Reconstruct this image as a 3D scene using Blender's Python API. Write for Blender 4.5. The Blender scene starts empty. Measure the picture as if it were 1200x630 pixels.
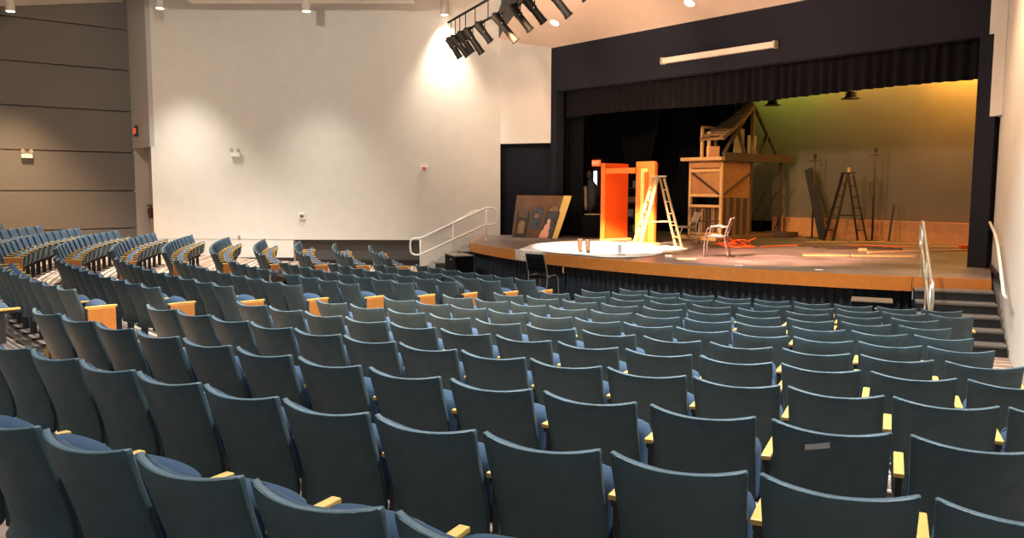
import bpy, bmesh, math, random
from mathutils import Vector, Matrix
from math import sin, cos, pi, radians, atan2, sqrt
random.seed(7)
SC = bpy.context.scene
COL = SC.collection

# ------------------------------------------------------------------ camera
YAW, PITCH, ROLL, FPX = 0.87813, 0.09873, 0.00336, 964.23
CAM = Vector((13.0517, -26.6777, 2.5088))
cd = bpy.data.cameras.new('camera'); cam = bpy.data.objects.new('camera', cd); COL.objects.link(cam)
cd.sensor_width = 36; cd.lens = FPX / 1200 * 36; cd.clip_start = .05; cd.clip_end = 200
cam.matrix_world = Matrix.Translation(CAM) @ Matrix.Rotation(YAW, 4, 'Z') @ Matrix.Rotation(pi/2 - PITCH, 4, 'X') @ Matrix.Rotation(ROLL, 4, 'Z')
SC.camera = cam
# ------------------------------------------------------------------ colour management
SC.view_settings.view_transform = 'Standard'; SC.view_settings.look = 'None'
SC.view_settings.gamma = 1; SC.view_settings.use_curve_mapping = False
SC.view_settings.exposure = 0.2
# ------------------------------------------------------------------ world: faint bounce of the big hall
w = bpy.data.worlds.new('world'); SC.world = w; w.use_nodes = True
w.node_tree.nodes['Background'].inputs[0].default_value = (.74, .90, 1.0, 1)
w.node_tree.nodes['Background'].inputs[1].default_value = .33

# ------------------------------------------------------------------ lights
def spot(name, loc, target, power, col, angle, blend=.6, radius=.1):
    l = bpy.data.lights.new(name, 'SPOT'); l.energy = power; l.color = col
    l.spot_size = radians(angle); l.spot_blend = blend; l.shadow_soft_size = radius
    o = bpy.data.objects.new(name, l); COL.objects.link(o); o.location = loc
    d = Vector(target) - Vector(loc); o.rotation_euler = d.to_track_quat('-Z', 'Y').to_euler()
    return o
def area(name, loc, target, power, col, sx, sy):
    l = bpy.data.lights.new(name, 'AREA'); l.energy = power; l.color = col
    l.shape = 'RECTANGLE'; l.size = sx; l.size_y = sy
    o = bpy.data.objects.new(name, l); COL.objects.link(o); o.location = loc
    d = Vector(target) - Vector(loc); o.rotation_euler = d.to_track_quat('-Z', 'Y').to_euler()
    return o
COOL = (.86, .95, 1.0); NEUT = (1.0, .95, .87); WARM = (1.0, .72, .42); AMB = (1.0, .50, .16)
def pol(R, ph, z): return (R*sin(ph), -R*cos(ph), z)
# house downlights in the high ceiling over the seats
for (R, ph, P) in [(17.6, .36, 2600), (17.6, .08, 2200), (20.8, .40, 3000), (20.8, .18, 2800), (24.4, .47, 3200), (24.4, .28, 3000),
                   (24.4, .08, 2000), (18.5, -.30, 500), (22.5, -.05, 700)]:
    x, y, z = pol(R, ph, 7.8)
    spot('house_light_and_fill', (x, y, z), (x, y, 0), P, COOL, 92, .8, .16)
spot('house_light_and_fill', pol(22, -.08, 7.7), (-10.6, -14.4, 5.6), 1250, (1, .95, .88), 100, 1, .2)  # unseen fill added to wash the upper cream wall
spot('house_light_and_fill', pol(23.5, -.25, 7.6), (-16, -23.0, 4.8), 550, (1, .74, .50), 95, 1, .2)  # unseen warm fill added to lift the grey wall
# strong warm aisle downlights
for (R, ph, P) in [(24.4, -.33, 3500), (22.6, -.36, 3500), (20.4, -.36, 3100)]:
    x, y, z = pol(R, ph, 7.8)
    spot('aisle_downlight', (x, y, z), (x, y, 0), P, (1.0, .95, .88), 104, .9, .15)
spot('house_light_and_fill', pol(26.8, .26, 7.8), pol(22.0, .25, .9), 5200, (1, .70, .45), 32, .9, .2)  # added warm spot, tilted to brighten the middle-row seat backs
x, y, z = pol(25.3, .155, 7.8)
spot('aisle_downlight', (x, y, z), (x, y, 0), 5000, (1.0, .68, .42), 26, .6, .15)
# pendant cylinders washing the cream wall (their bodies are built further down)
PEND = [((-12.17, -18.97, 7.64), 2000, NEUT), ((-9.35, -15.78, 7.54), 1100, NEUT), ((-8.15, -11.80, 7.78), 1500, (1, .9, .76)), ((-14.08, -22.42, 7.39), 5000, (1, .66, .36))]
for loc, P, c in PEND:
    spot('wall_downlight', (loc[0], loc[1], loc[2]-.2), (loc[0], loc[1], 0), P, c, 78, 1.0, .22)
# stage: warm wash, hot spot on the drop cloth, cyclorama lights
spot('stage_spot', (1.6, -16.3, 6.0), (-1.35, -11.6, 1.0), 30000, (1, .76, .50), 30, .35, .05)
spot('stage_spot', (-.8, -15.5, 6.0), (-2.2, -9.6, 2.0), 3500, (1, .62, .3), 24, .6, .05)
spot('stage_wash', (3.0, -16.2, 6.0), (2.8, -10.6, 1.0), 16000, (1, .56, .44), 38, .9, .2)
spot('stage_wash', (.2, -15.9, 6.0), (-2.0, -6.5, 2.5), 2300, (1, .60, .28), 26, .8, .2)
spot('stage_wash', (2.6, -9.0, 6.6), (2.2, -7.2, 1.0), 500, (1, .52, .20), 46, .8, .2)
spot('border_light', (2.6, -5.6, 6.6), (2.4, -5.6, 1.0), 150, (1, .50, .16), 70, .8, .2)
spot('ceiling_bounce_fill', (-1.5, -17.0, 5.9), (-2.0, -11.0, 7.6), 1500, (1, .66, .46), 130, .9, .2)  # added upward fills standing in for stage bounce on the ceiling
spot('ceiling_bounce_fill', (2.5, -17.4, 5.9), (2.5, -11.0, 7.6), 1300, (1, .66, .46), 130, .9, .2)
spot('ceiling_bounce_fill', (-3.6, -16.0, 5.9), (-6.4, -9.9, 5.6), 260, (1, .66, .46), 80, .9, .2)  # same added fill, turned to the wall over the passage
spot('house_light_and_fill', (7.0, -14.5, 7.6), (8.2, -12.6, 2.0), 1700, (1, .66, .40), 90, .9, .2)  # unseen warm wash added to brighten the right wall
area('cyclorama_strip', (4.6, -3.50, 6.0), (4.6, -3.15, 4.4), 330, (1, .46, .07), 3.6, .12)
area('cyclorama_strip', (1.2, -3.65, 6.1), (1.2, -3.10, 4.2), 75, (1, .60, .13), 3.2, .12)
area('cyclorama_strip', (-1.7, -3.50, 6.0), (-1.7, -3.15, 4.4), 42, (.66, .80, .10), 2.6, .12)

# ------------------------------------------------------------------ materials
MATS = {}
def mat(name, col, rough=.6, metal=0, noise=.0, nscale=30, bump=0, bscale=60, spec=.5, emit=None, estr=0, coat=0):
    if name in MATS: return MATS[name]
    m = bpy.data.materials.new(name); m.use_nodes = True; nt = m.node_tree
    b = nt.nodes['Principled BSDF']; b.inputs['Base Color'].default_value = (*col, 1)
    b.inputs['Roughness'].default_value = rough; b.inputs['Metallic'].default_value = metal
    b.inputs['Specular IOR Level'].default_value = spec
    b.inputs['Coat Weight'].default_value = coat
    tc = nt.nodes.new('ShaderNodeTexCoord')
    if noise:
        n = nt.nodes.new('ShaderNodeTexNoise'); n.inputs['Scale'].default_value = nscale; n.inputs['Detail'].default_value = 4
        nt.links.new(tc.outputs['Object'], n.inputs['Vector'])
        r = nt.nodes.new('ShaderNodeMapRange'); r.inputs[1].default_value = .25; r.inputs[2].default_value = .75
        r.inputs[3].default_value = 1-noise; r.inputs[4].default_value = 1+noise
        nt.links.new(n.outputs['Fac'], r.inputs[0])
        mx = nt.nodes.new('ShaderNodeVectorMath'); mx.operation = 'SCALE'; mx.inputs[0].default_value = col
        nt.links.new(r.outputs[0], mx.inputs['Scale']); nt.links.new(mx.outputs[0], b.inputs['Base Color'])
    if bump:
        n2 = nt.nodes.new('ShaderNodeTexNoise'); n2.inputs['Scale'].default_value = bscale; n2.inputs['Detail'].default_value = 3
        nt.links.new(tc.outputs['Object'], n2.inputs['Vector'])
        bp = nt.nodes.new('ShaderNodeBump'); bp.inputs['Strength'].default_value = bump; bp.inputs['Distance'].default_value = .01
        nt.links.new(n2.outputs['Fac'], bp.inputs['Height']); nt.links.new(bp.outputs[0], b.inputs['Normal'])
    if emit:
        b.inputs['Emission Color'].default_value = (*emit, 1); b.inputs['Emission Strength'].default_value = estr
    MATS[name] = m; return m
M_shell = mat('seat_shell', (.062, .094, .106), .48, spec=.30, noise=.12, nscale=14, bump=.25, bscale=160)
M_fab = mat('seat_fabric', (.026, .052, .092), .9, noise=.35, nscale=220, bump=.5, bscale=300)
M_black = mat('black_metal', (.012, .013, .015), .45, noise=.2)
M_fix = mat('fixture_black', (.004, .004, .004), .6, noise=.2, spec=.12)
M_arm = mat('arm_wood', (.62, .36, .09), .35, noise=.15, nscale=25)
M_panel = mat('panel_wood', (.46, .17, .03), .45, noise=.12, nscale=18)
M_cream = mat('cream_paint', (.66, .62, .55), .75, noise=.03, nscale=3, bump=.08, bscale=90)
M_pink = mat('stage_ceiling_paint', (.72, .56, .45), .8, noise=.03, nscale=3)
M_white = mat('white_paint', (.74, .72, .68), .6, noise=.03)
M_navy = mat('navy_paint', (.009, .010, .017), .8, spec=.2, noise=.1, nscale=6)
M_dgrey = mat('dark_grey_paint', (.085, .080, .075), .7, noise=.08)
M_base = mat('black_rubber', (.012, .012, .013), .5, noise=.1)
M_velour = mat('black_velour', (.005, .005, .006), .95, spec=.1, noise=.3, nscale=40)
M_velour2 = mat('grey_black_velour', (.007, .006, .007), .95, spec=.1, noise=.3, nscale=40)
M_skirt = mat('navy_velour', (.010, .013, .018), .9, noise=.3, nscale=30)
M_edge = mat('stage_edge_wood', (.50, .165, .025), .35, noise=.12, nscale=9)
M_orange_shade = mat('orange_paint_shaded', (.85, .085, .004), .55, noise=.05)  # doorway orange with the shade of its inner faces in the colour
M_orange_lit = mat('orange_paint_lit', (.74, .145, .02), .55, noise=.05)  # same doorway orange, spotlight on the front faces put into the colour
M_pine = mat('pine', (.60, .36, .14), .6, noise=.18, nscale=12)
M_dwood = mat('dark_wood', (.070, .038, .018), .7, noise=.3, nscale=14)
M_mwood = mat('brown_wood', (.20, .105, .042), .7, noise=.3, nscale=14)
M_shing = mat('shingle', (.30, .18, .075), .85, noise=.4, nscale=20)
M_steel = mat('rail_steel', (.62, .58, .50), .3, metal=.7, noise=.05)
M_railw = mat('rail_paint', (.80, .76, .68), .35, noise=.03)
M_alu = mat('ladder_aluminium', (.36, .25, .13), .4, metal=.1, noise=.1)
M_cloth = mat('white_cloth', (.86, .82, .74), .85, noise=.08, nscale=5, bump=.5, bscale=12)
M_cable = mat('orange_cable', (.85, .12, .02), .4, noise=.1)
M_ltan = mat('tan_panel', (.38, .17, .055), .7, noise=.15, nscale=8)
M_red = mat('red_plastic', (.65, .04, .02), .4, noise=.05)
M_lamp = mat('lamp_glow', (1, 1, 1), .5, noise=.01, emit=(1, .86, .62), estr=7)
M_lampw = mat('recessed_lamp_glow', (1, 1, 1), .5, noise=.01, emit=(1, .93, .72), estr=9)
M_lens = mat('lens_glow', (1, .9, .7), .2, noise=.01, emit=(1, .78, .5), estr=1.6)
M_bag = mat('black_nylon', (.014, .015, .018), .75, noise=.3, nscale=30, bump=.6, bscale=25)
M_brown = mat('brown_leather', (.045, .022, .012), .6, noise=.3, nscale=20)

def node_mat(name, rough=.7):
    m = bpy.data.materials.new(name); m.use_nodes = True
    nt = m.node_tree; b = nt.nodes['Principled BSDF']; b.inputs['Roughness'].default_value = rough
    return m, nt, b, nt.nodes.new('ShaderNodeTexCoord')
def ramp(nt, stops, interp='LINEAR'):
    r = nt.nodes.new('ShaderNodeValToRGB'); r.color_ramp.interpolation = interp
    e = r.color_ramp.elements
    while len(e) < len(stops): e.new(.5)
    for k, (p, c) in enumerate(stops): e[k].position = p; e[k].color = (*c, 1)
    return r
def carpet():
    m, nt, b, tc = node_mat('striped_carpet', .95)
    ln = nt.nodes.new('ShaderNodeVectorMath'); ln.operation = 'LENGTH'
    sx = nt.nodes.new('ShaderNodeVectorMath'); sx.operation = 'MULTIPLY'; sx.inputs[1].default_value = (1, 1, 0)
    nt.links.new(tc.outputs['Object'], sx.inputs[0]); nt.links.new(sx.outputs[0], ln.inputs[0])
    n1 = nt.nodes.new('ShaderNodeTexNoise'); n1.noise_dimensions = '1D'; n1.inputs['Scale'].default_value = 14; n1.inputs['Detail'].default_value = 3
    nt.links.new(ln.outputs['Value'], n1.inputs['W'])
    n2 = nt.nodes.new('ShaderNodeTexNoise'); n2.inputs['Scale'].default_value = 3; nt.links.new(tc.outputs['Object'], n2.inputs['Vector'])
    ad = nt.nodes.new('ShaderNodeMath'); ad.operation = 'MULTIPLY_ADD'; ad.inputs[1].default_value = .25
    nt.links.new(n2.outputs['Fac'], ad.inputs[0]); nt.links.new(n1.outputs['Fac'], ad.inputs[2])
    r = ramp(nt, [(.46, (.11, .075, .06)), (.58, (.22, .135, .095)), (.66, (.20, .12, .085)), (.70, (.55, .44, .32))])
    nt.links.new(ad.outputs[0], r.inputs[0]); nt.links.new(r.outputs[0], b.inputs['Base Color'])
    return m
M_carpet = carpet()
def stagefloor():
    m, nt, b, tc = node_mat('scuffed_black_stage_floor', .34)
    n = nt.nodes.new('ShaderNodeTexNoise'); n.inputs['Scale'].default_value = 1.1; n.inputs['Detail'].default_value = 8; n.inputs['Roughness'].default_value = .7
    nt.links.new(tc.outputs['Object'], n.inputs['Vector'])
    r = ramp(nt, [(.3, (.075, .058, .050)), (.5, (.15, .11, .092)), (.72, (.29, .21, .175))])
    nt.links.new(n.outputs['Fac'], r.inputs[0]); nt.links.new(r.outputs[0], b.inputs['Base Color'])
    r2 = nt.nodes.new('ShaderNodeMapRange'); r2.inputs[3].default_value = .28; r2.inputs[4].default_value = .62
    nt.links.new(n.outputs['Fac'], r2.inputs[0]); nt.links.new(r2.outputs[0], b.inputs['Roughness'])
    return m
M_stage = stagefloor()
def paneled():
    # fabric wrapped boards, horizontal joints
    m, nt, b, tc = node_mat('grey_acoustic_board', .9)
    sp = nt.nodes.new('ShaderNodeSeparateXYZ'); nt.links.new(tc.outputs['Object'], sp.inputs[0])
    n = nt.nodes.new('ShaderNodeTexNoise'); n.inputs['Scale'].default_value = 40; nt.links.new(tc.outputs['Object'], n.inputs['Vector'])
    r = ramp(nt, [(.3, (.125, .115, .105)), (.7, (.155, .143, .130))])
    nt.links.new(n.outputs['Fac'], r.inputs[0]); nt.links.new(r.outputs[0], b.inputs['Base Color'])
    return m
M_acou = paneled()
def cycmat():
    m, nt, b, tc = node_mat('cyclorama_cloth', .95)
    n = nt.nodes.new('ShaderNodeTexNoise'); n.inputs['Scale'].default_value = 1.2; nt.links.new(tc.outputs['Object'], n.inputs['Vector'])
    r = ramp(nt, [(.3, (.135, .112, .078)), (.7, (.155, .13, .09))])
    nt.links.new(n.outputs['Fac'], r.inputs[0]); nt.links.new(r.outputs[0], b.inputs['Base Color'])
    return m
M_cyc = cycmat()

# ------------------------------------------------------------------ mesh helpers
def xf(loc=(0,0,0), rz=0, rx=0, ry=0):
    return Matrix.Translation(loc) @ Matrix.Rotation(rz, 4, 'Z') @ Matrix.Rotation(ry, 4, 'Y') @ Matrix.Rotation(rx, 4, 'X')
def box(bm, size, loc=(0,0,0), M=None, bev=0):
    T = (M or Matrix()) @ Matrix.Translation(loc) @ Matrix.Diagonal((size[0], size[1], size[2], 1))
    r = bmesh.ops.create_cube(bm, size=1, matrix=T)
    if bev:
        es = list({e for v in r['verts'] for e in v.link_edges})
        bmesh.ops.bevel(bm, geom=es, offset=bev, segments=2, affect='EDGES', profile=.6)
def cyl(bm, r1, r2, h, M=None, seg=20):
    # along +Z from 0 to h
    T = (M or Matrix()) @ Matrix.Translation((0, 0, h/2))
    bmesh.ops.create_cone(bm, cap_ends=True, segments=seg, radius1=r1, radius2=r2, depth=h, matrix=T)
def beam(bm, a, b, w, t, up=(0,0,1)):
    a, b = Vector(a), Vector(b); d = b-a; L = d.length; d.normalize()
    u = Vector(up)
    if abs(d.dot(u)) > .98: u = Vector((0,1,0))
    s = d.cross(u).normalized(); v = s.cross(d).normalized()
    T = Matrix((( s.x, v.x, d.x, (a.x+b.x)/2), (s.y, v.y, d.y, (a.y+b.y)/2), (s.z, v.z, d.z, (a.z+b.z)/2), (0,0,0,1)))
    bmesh.ops.create_cube(bm, size=1, matrix=T @ Matrix.Diagonal((w, t, L, 1)))
def tube(bm, pts, r, seg=8, cap=True):
    pts = [Vector(p) for p in pts]; rings = []; prev = None
    for i, p in enumerate(pts):
        d = (pts[min(i+1, len(pts)-1)] - pts[max(i-1, 0)]).normalized()
        if prev is None:
            u = Vector((0,0,1)) if abs(d.z) < .9 else Vector((1,0,0))
            s = d.cross(u).normalized()
        else:
            s = (prev - d*prev.dot(d)).normalized()
        prev = s; v = d.cross(s)
        rings.append([bm.verts.new(p + r*(cos(2*pi*k/seg)*s + sin(2*pi*k/seg)*v)) for k in range(seg)])
    for A, B in zip(rings[:-1], rings[1:]):
        for k in range(seg): 
            f = bm.faces.new((A[k], A[(k+1) % seg], B[(k+1) % seg], B[k])); f.smooth = True
    if cap: bm.faces.new(rings[0][::-1]); bm.faces.new(rings[-1])
def smoothpath(pts, n=4):
    P = [Vector(p) for p in pts]; out = []
    for i in range(len(P)-1):
        p0, p1, p2, p3 = P[max(i-1,0)], P[i], P[i+1], P[min(i+2, len(P)-1)]
        for k in range(n):
            t = k/n
            out.append(.5*((2*p1) + (p2-p0)*t + (2*p0-5*p1+4*p2-p3)*t*t + (3*p1-p0-3*p2+p3)*t**3))
    out.append(P[-1]); return out
def prism(bm, poly, z0, z1):
    # vertical prism from 2D polygon
    lo = [bm.verts.new((x, y, z0)) for x, y in poly]; hi = [bm.verts.new((x, y, z1)) for x, y in poly]
    n = len(poly)
    bm.faces.new(lo[::-1]); bm.faces.new(hi)
    for k in range(n): bm.faces.new((lo[k], lo[(k+1) % n], hi[(k+1) % n], hi[k]))
def extr(bm, poly, depth, M):
    # polygon in local XZ, extruded along local Y
    a = [bm.verts.new(M @ Vector((x, 0, z))) for x, z in poly]; b = [bm.verts.new(M @ Vector((x, depth, z))) for x, z in poly]
    n = len(poly); bm.faces.new(a); bm.faces.new(b[::-1])
    for k in range(n): bm.faces.new((a[(k+1) % n], a[k], b[k], b[(k+1) % n]))
def gridsurf(bm, F, nu, nv, thick=None):
    # F(u,v)->front point, thick(u,v)->back point ; closed slab
    A = [[bm.verts.new(F(i/nu, j/nv)) for i in range(nu+1)] for j in range(nv+1)]
    for j in range(nv):
        for i in range(nu): f = bm.faces.new((A[j][i], A[j][i+1], A[j+1][i+1], A[j+1][i])); f.smooth = True
    if thick:
        B = [[bm.verts.new(thick(i/nu, j/nv)) for i in range(nu+1)] for j in range(nv+1)]
        for j in range(nv):
            for i in range(nu): f = bm.faces.new((B[j][i], B[j+1][i], B[j+1][i+1], B[j][i+1])); f.smooth = True
        for i in range(nu):
            bm.faces.new((A[0][i], B[0][i], B[0][i+1], A[0][i+1])); bm.faces.new((A[nv][i+1], B[nv][i+1], B[nv][i], A[nv][i]))
        for j in range(nv):
            bm.faces.new((A[j+1][0], B[j+1][0], B[j][0], A[j][0])); bm.faces.new((A[j][nu], B[j][nu], B[j+1][nu], A[j+1][nu]))
def obj(name, bm, m, parent=None, loc=None, rz=0, norm=True):
    if norm: bmesh.ops.recalc_face_normals(bm, faces=bm.faces[:])
    me = bpy.data.meshes.new(name); bm.to_mesh(me); bm.free()
    for mm in (m if isinstance(m, (list, tuple)) else [m]): me.materials.append(mm)
    o = bpy.data.objects.new(name, me); COL.objects.link(o)
    if parent: o.parent = parent
    if loc is not None: o.location = loc
    if rz: o.rotation_euler = (0, 0, rz)
    return o
def tag(o, label, cat, group=None):
    o['label'] = label; o['category'] = cat
    if group: o['group'] = group
    return o
def thing(name, label, cat, loc=(0,0,0), rz=0, group=None):
    o = bpy.data.objects.new(name, None); o.empty_display_size = .1; COL.objects.link(o)
    o.location = loc; o.rotation_euler = (0, 0, rz); return tag(o, label, cat, group)
def struct(name, bm, m):
    o = obj(name, bm, m); o['kind'] = 'structure'; return o
NB = bmesh.new

# ------------------------------------------------------------------ the hall
def fz(R): return max(0., (R-17.03)*.0675)
bm = NB()
rs = [9, 13, 16, 17.03] + [17.03+.9*k for k in range(1, 17)]; phs = [-1.35 + k*.05 for k in range(55)]
V = [[bm.verts.new((R*sin(a), -R*cos(a), fz(R))) for a in phs] for R in rs]
for i in range(len(rs)-1):
    for j in range(len(phs)-1): bm.faces.new((V[i][j], V[i][j+1], V[i+1][j+1], V[i+1][j]))
struct('floor', bm, M_carpet)

dA = Vector((-.639, -.769, 0)); nA = Vector((.769, -.639, 0)); A0 = Vector((-7.24, -10.33, 0)); angA = atan2(dA.y, dA.x)
MA = Matrix(((dA.x, -nA.x, 0, A0.x), (dA.y, -nA.y, 0, A0.y), (0, 0, 1, 0), (0, 0, 0, 1)))   # local x along wall, y = into wall, z up
# cream side wall with the dark recessed wainscot
bm = NB()
L = 10.97
box(bm, (2.52, .3, 9.5), (1.26, .15, 4.75), MA)
box(bm, (L-6.56, .3, 9.5), (6.56+(L-6.56)/2, .15, 4.75), MA)
box(bm, (4.04, .3, 8.66), (4.54, .15, .84+4.33), MA)
struct('wall_left', bm, M_cream)
bm = NB(); box(bm, (4.04, .05, 1.0), (4.54, .325, .4), MA); struct('wall_left_wainscot', bm, M_dgrey)
bm = NB(); box(bm, (4.04, .03, .16), (4.54, .285, .1), MA); box(bm, (L-6.56, .02, .14), (6.56+(L-6.56)/2, -.01, .2), MA)
struct('baseboard_left', bm, M_base)
bm = NB(); box(bm, (2.52, .012, .012), (1.26, -.006, .90), MA); box(bm, (L-6.56, .012, .012), (6.56+(L-6.56)/2, -.006, .86), MA)
struct('trim_1', bm, mat('cream_trim', (.50, .46, .40), .7, noise=.03))
# wall over the side passage
P0 = Vector((-5.76, -9.55, 0))
bm = NB(); prism(bm, [(A0.x, A0.y), (P0.x, P0.y), (P0.x, P0.y+.3), (A0.x-.2, A0.y+.28)], 3.87, 7.6)
struct('wall_left_front', bm, M_cream)
bm = NB(); prism(bm, [(-7.9, -10.25), (-5.95, -9.0), (-6.1, -8.8), (-8.1, -10.0)], 1.0, 5.2)
struct('wall_left_passage', bm, M_navy)
# proscenium
bm = NB()
box(bm, (12.31, .3, 2.6), (.395, -9.40, 6.7)); box(bm, (.26, .3, 4.4), (-5.63, -9.40, 3.2)); box(bm, (.34, .42, 4.4), (6.60, -9.46, 3.2))
struct('wall_proscenium', bm, M_navy)
# right wall: upper piece over the side opening and the splayed wall
bm = NB(); prism(bm, [(6.55, -9.56), (6.98, -9.93), (7.2, -9.7), (6.8, -9.3)], 3.87, 7.6)
struct('wall_right_front', bm, M_cream)
bm = NB(); prism(bm, [(6.80, -9.50), (9.02, -14.44), (16.2, -23.1), (16.5, -22.9), (9.32, -14.3), (7.15, -9.35)], 0, 9.5)
struct('wall_right', bm, M_cream)
bm = NB(); prism(bm, [(6.785, -9.50), (7.68, -11.56), (7.66, -11.57), (6.765, -9.51)], 1.0, 1.10)
struct('baseboard_right', bm, M_base)
# grey acoustic wall and the end pier
bm = NB()
zs = [-.2, 1.13, 2.36, 3.60, 4.93, 6.25, 7.55, 9.5]
for k in range(len(zs)-1): box(bm, (.3, 9.2, zs[k+1]-zs[k]-.035), (-16.15, -23.4, (zs[k]+zs[k+1])/2))
box(bm, (.2, 9.2, 9.7), (-16.22, -23.4, 4.65))
struct('wall_rear_left', bm, M_acou)
pier = NB()
prism(pier, [(-14.24, -18.79), (-16.0, -18.83), (-16.0, -18.5), (-14.1, -18.55)], 3.75, 9.5)
prism(pier, [(-17.2, -18.36), (-14.0, -18.36), (-14.0, -18.2), (-17.2, -18.2)], 0, 3.9)
prism(pier, [(-16.35, -18.85), (-16.02, -18.85), (-16.02, -18.15), (-16.35, -18.15)], 0, 9.5)
struct('wall_pier', pier, mat('pier_paint', (.42, .39, .35), .75, noise=.04))
# ceilings
bm = NB(); prism(bm, [(-17, -30), (17, -30), (17, -22), (9, -9), (-8, -9), (-17, -18)], 9.5, 9.7); struct('ceiling', bm, M_cream)
bm = NB(); zq = lambda y: 8.42 + (y+18.95)*.18
pc_ = [(-15.98, -28), (-15.98, -18.95), (-6, -22.6), (-4, -28)]
lo = [bm.verts.new((x, y, zq(y))) for x, y in pc_]; hi = [bm.verts.new((x, y, zq(y)+.2)) for x, y in pc_]
bm.faces.new(lo); bm.faces.new(hi)
for k in range(4): bm.faces.new((lo[k], lo[(k+1) % 4], hi[(k+1) % 4], hi[k]))
struct('ceiling_cloud', bm, M_white)
bm = NB(); prism(bm, [(-12.3, -18.0), (-8.0, -13.0), (-5.2, -15.2), (-9.6, -20.2)], 7.9, 8.1); struct('ceiling_cloud', bm, M_white)
# sloped stage-front ceiling; its left edge is curved
bm = NB()
edge = [(-7.30, -10.36), (-6.6, -10.72), (-5.75, -11.08), (-5.1, -11.38), (-4.5, -11.62), (-3.4, -12.2), (-2.2, -13.0)]
polyc = edge + [(7.5, -13.0), (7.6, -9.5), (-5.76, -9.5)]
zc = lambda y: 6.70 + .46*(-9.55-y)
lo = [bm.verts.new((x, y, zc(y))) for x, y in polyc]; hi = [bm.verts.new((x, y, zc(y)+.9)) for x, y in polyc]
bm.faces.new(lo); bm.faces.new(hi)
for k in range(len(polyc)): bm.faces.new((lo[k], lo[(k+1) % len(polyc)], hi[(k+1) % len(polyc)], hi[k]))
bmesh.ops.recalc_face_normals(bm, faces=bm.faces[:])
for f in bm.faces: f.material_index = 0 if abs(f.normal.z) > .5 else 1  # edge faces blackened to stand in for an unlit slot
struct('ceiling_stage_front', bm, [M_pink, M_base])

# stage house
bm = NB(); box(bm, (18, .2, 7.6), (-4.5, -1.5, 4.4)); struct('wall_stage_back', bm, mat('stage_back_paint', (.016, .014, .015), .9, noise=.1))
bm = NB(); box(bm, (.2, 8, 7.6), (-12.9, -5.4, 4.4)); struct('wall_stage_left', bm, M_velour)
bm = NB(); box(bm, (.2, 8, 7.6), (7.4, -5.2, 4.4)); struct('wall_stage_right', bm, M_velour)
bm = NB(); box(bm, (20.5, 8.2, .2), (-2.7, -5.3, 8.2)); struct('ceiling_stage', bm, M_velour)
bm = NB(); box(bm, (9.4, .12, .56), (2.6, -3.10, 1.28)); box(bm, (9.4, .16, .035), (2.6, -3.10, 1.575))
tag(obj('low_wood_wall', bm, mat('orange_wood', (.62, .27, .075), .5, noise=.12, nscale=8)), 'long low orange wooden wall at the foot of the cyclorama', 'wall')

# ------------------------------------------------------------------ stage platform
F1 = Vector((6.62, -12.35, 0)); F2 = Vector((7.63, -11.74, 0)); dR = Vector((.482, -.876, 0))
arc = [(14.02*sin(a), -14.02*cos(a)) for a in [(-.375) + k*(.49+.375)/40 for k in range(41)]]
lip = [((A0+dA*.5).x, (A0+dA*.5).y)] + arc + [(F1.x, F1.y), (F2.x, F2.y)]
bm = NB(); prism(bm, lip + [(6.78, -9.45), (6.78, -1.6), (-12.8, -1.6), (-12.8, -9.0), (-8.2, -9.9)], .80, .998)
struct('floor_stage', bm, M_stage)
st = thing('curved_stage', 'curved stage front with orange wooden edge and dark pleated skirt', 'stage', (0, 0, 0))
bm = NB()
for (a, b) in zip(lip[:-1], lip[1:]):
    A, B = Vector((*a, 0)), Vector((*b, 0)); d = (B-A).normalized(); n = Vector((d.y, -d.x, 0))
    q = [A, B, B+n*.05, A+n*.05]; prism(bm, [(p.x, p.y) for p in q], .755, 1.004)
obj('wooden_edge', bm, M_edge, st)
bm = NB()
npl = 900; pts = []
tot = [Vector((*p, 0)) for p in lip[1:-1]]
cum = [0]
for a, b in zip(tot[:-1], tot[1:]): cum.append(cum[-1] + (b-a).length)
import bisect
top, bot = [], []
for k in range(npl+1):
    s = cum[-1]*k/npl; i = min(max(bisect.bisect_right(cum, s)-1, 0), len(tot)-2)
    t = (s-cum[i])/(cum[i+1]-cum[i]); p = tot[i].lerp(tot[i+1], t); n = -p.normalized()
    ph = s*2*pi/.16 + 1.6*sin(s*2.1) + .9*sin(s*5.3)
    o1 = .10 + .018*sin(ph); o2 = .06 + .05*sin(ph) + .02*sin(ph*.37+1)
    top.append(bm.verts.new((p.x+n.x*o1, p.y+n.y*o1, .79))); bot.append(bm.verts.new((p.x+n.x*o2, p.y+n.y*o2, .012)))
for k in range(npl): f = bm.faces.new((top[k], top[k+1], bot[k+1], bot[k])); f.smooth = True
obj('skirt', bm, M_skirt, st, norm=False)

# stairs
def stairs(label, base0, base1, d, n, run, z0, rise):
    t = thing('stage_steps', label, 'stairs', (0, 0, 0))
    for k in range(n):
        z = z0 - rise*k
        a0, a1 = base0 + d*run*k, base1 + d*run*k; b0, b1 = base0 + d*run*(k+1), base1 + d*run*(k+1)
        bm = NB(); prism(bm, [(a0.x, a0.y), (a1.x, a1.y), (b1.x, b1.y), (b0.x, b0.y)], 0.005, z-.03); obj('riser', bm, M_base, t)
        e = d*.02; bm = NB(); prism(bm, [(a0.x, a0.y), (a1.x, a1.y), (b1.x+e.x, b1.y+e.y), (b0.x+e.x, b0.y+e.y)], z-.03, z); obj('tread', bm, mat('grey_tread', (.13, .115, .10), .5, noise=.15), t)
    return t
stairs('wide black stage steps with grey treads beside the right wall', F1+dR*.06, F2+dR*.06+Vector((.0, .0, 0)), dR, 5, .33, .83, .165)
S0 = A0 + dA*.52 + nA*.03; S1 = S0 + nA*2.3
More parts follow.
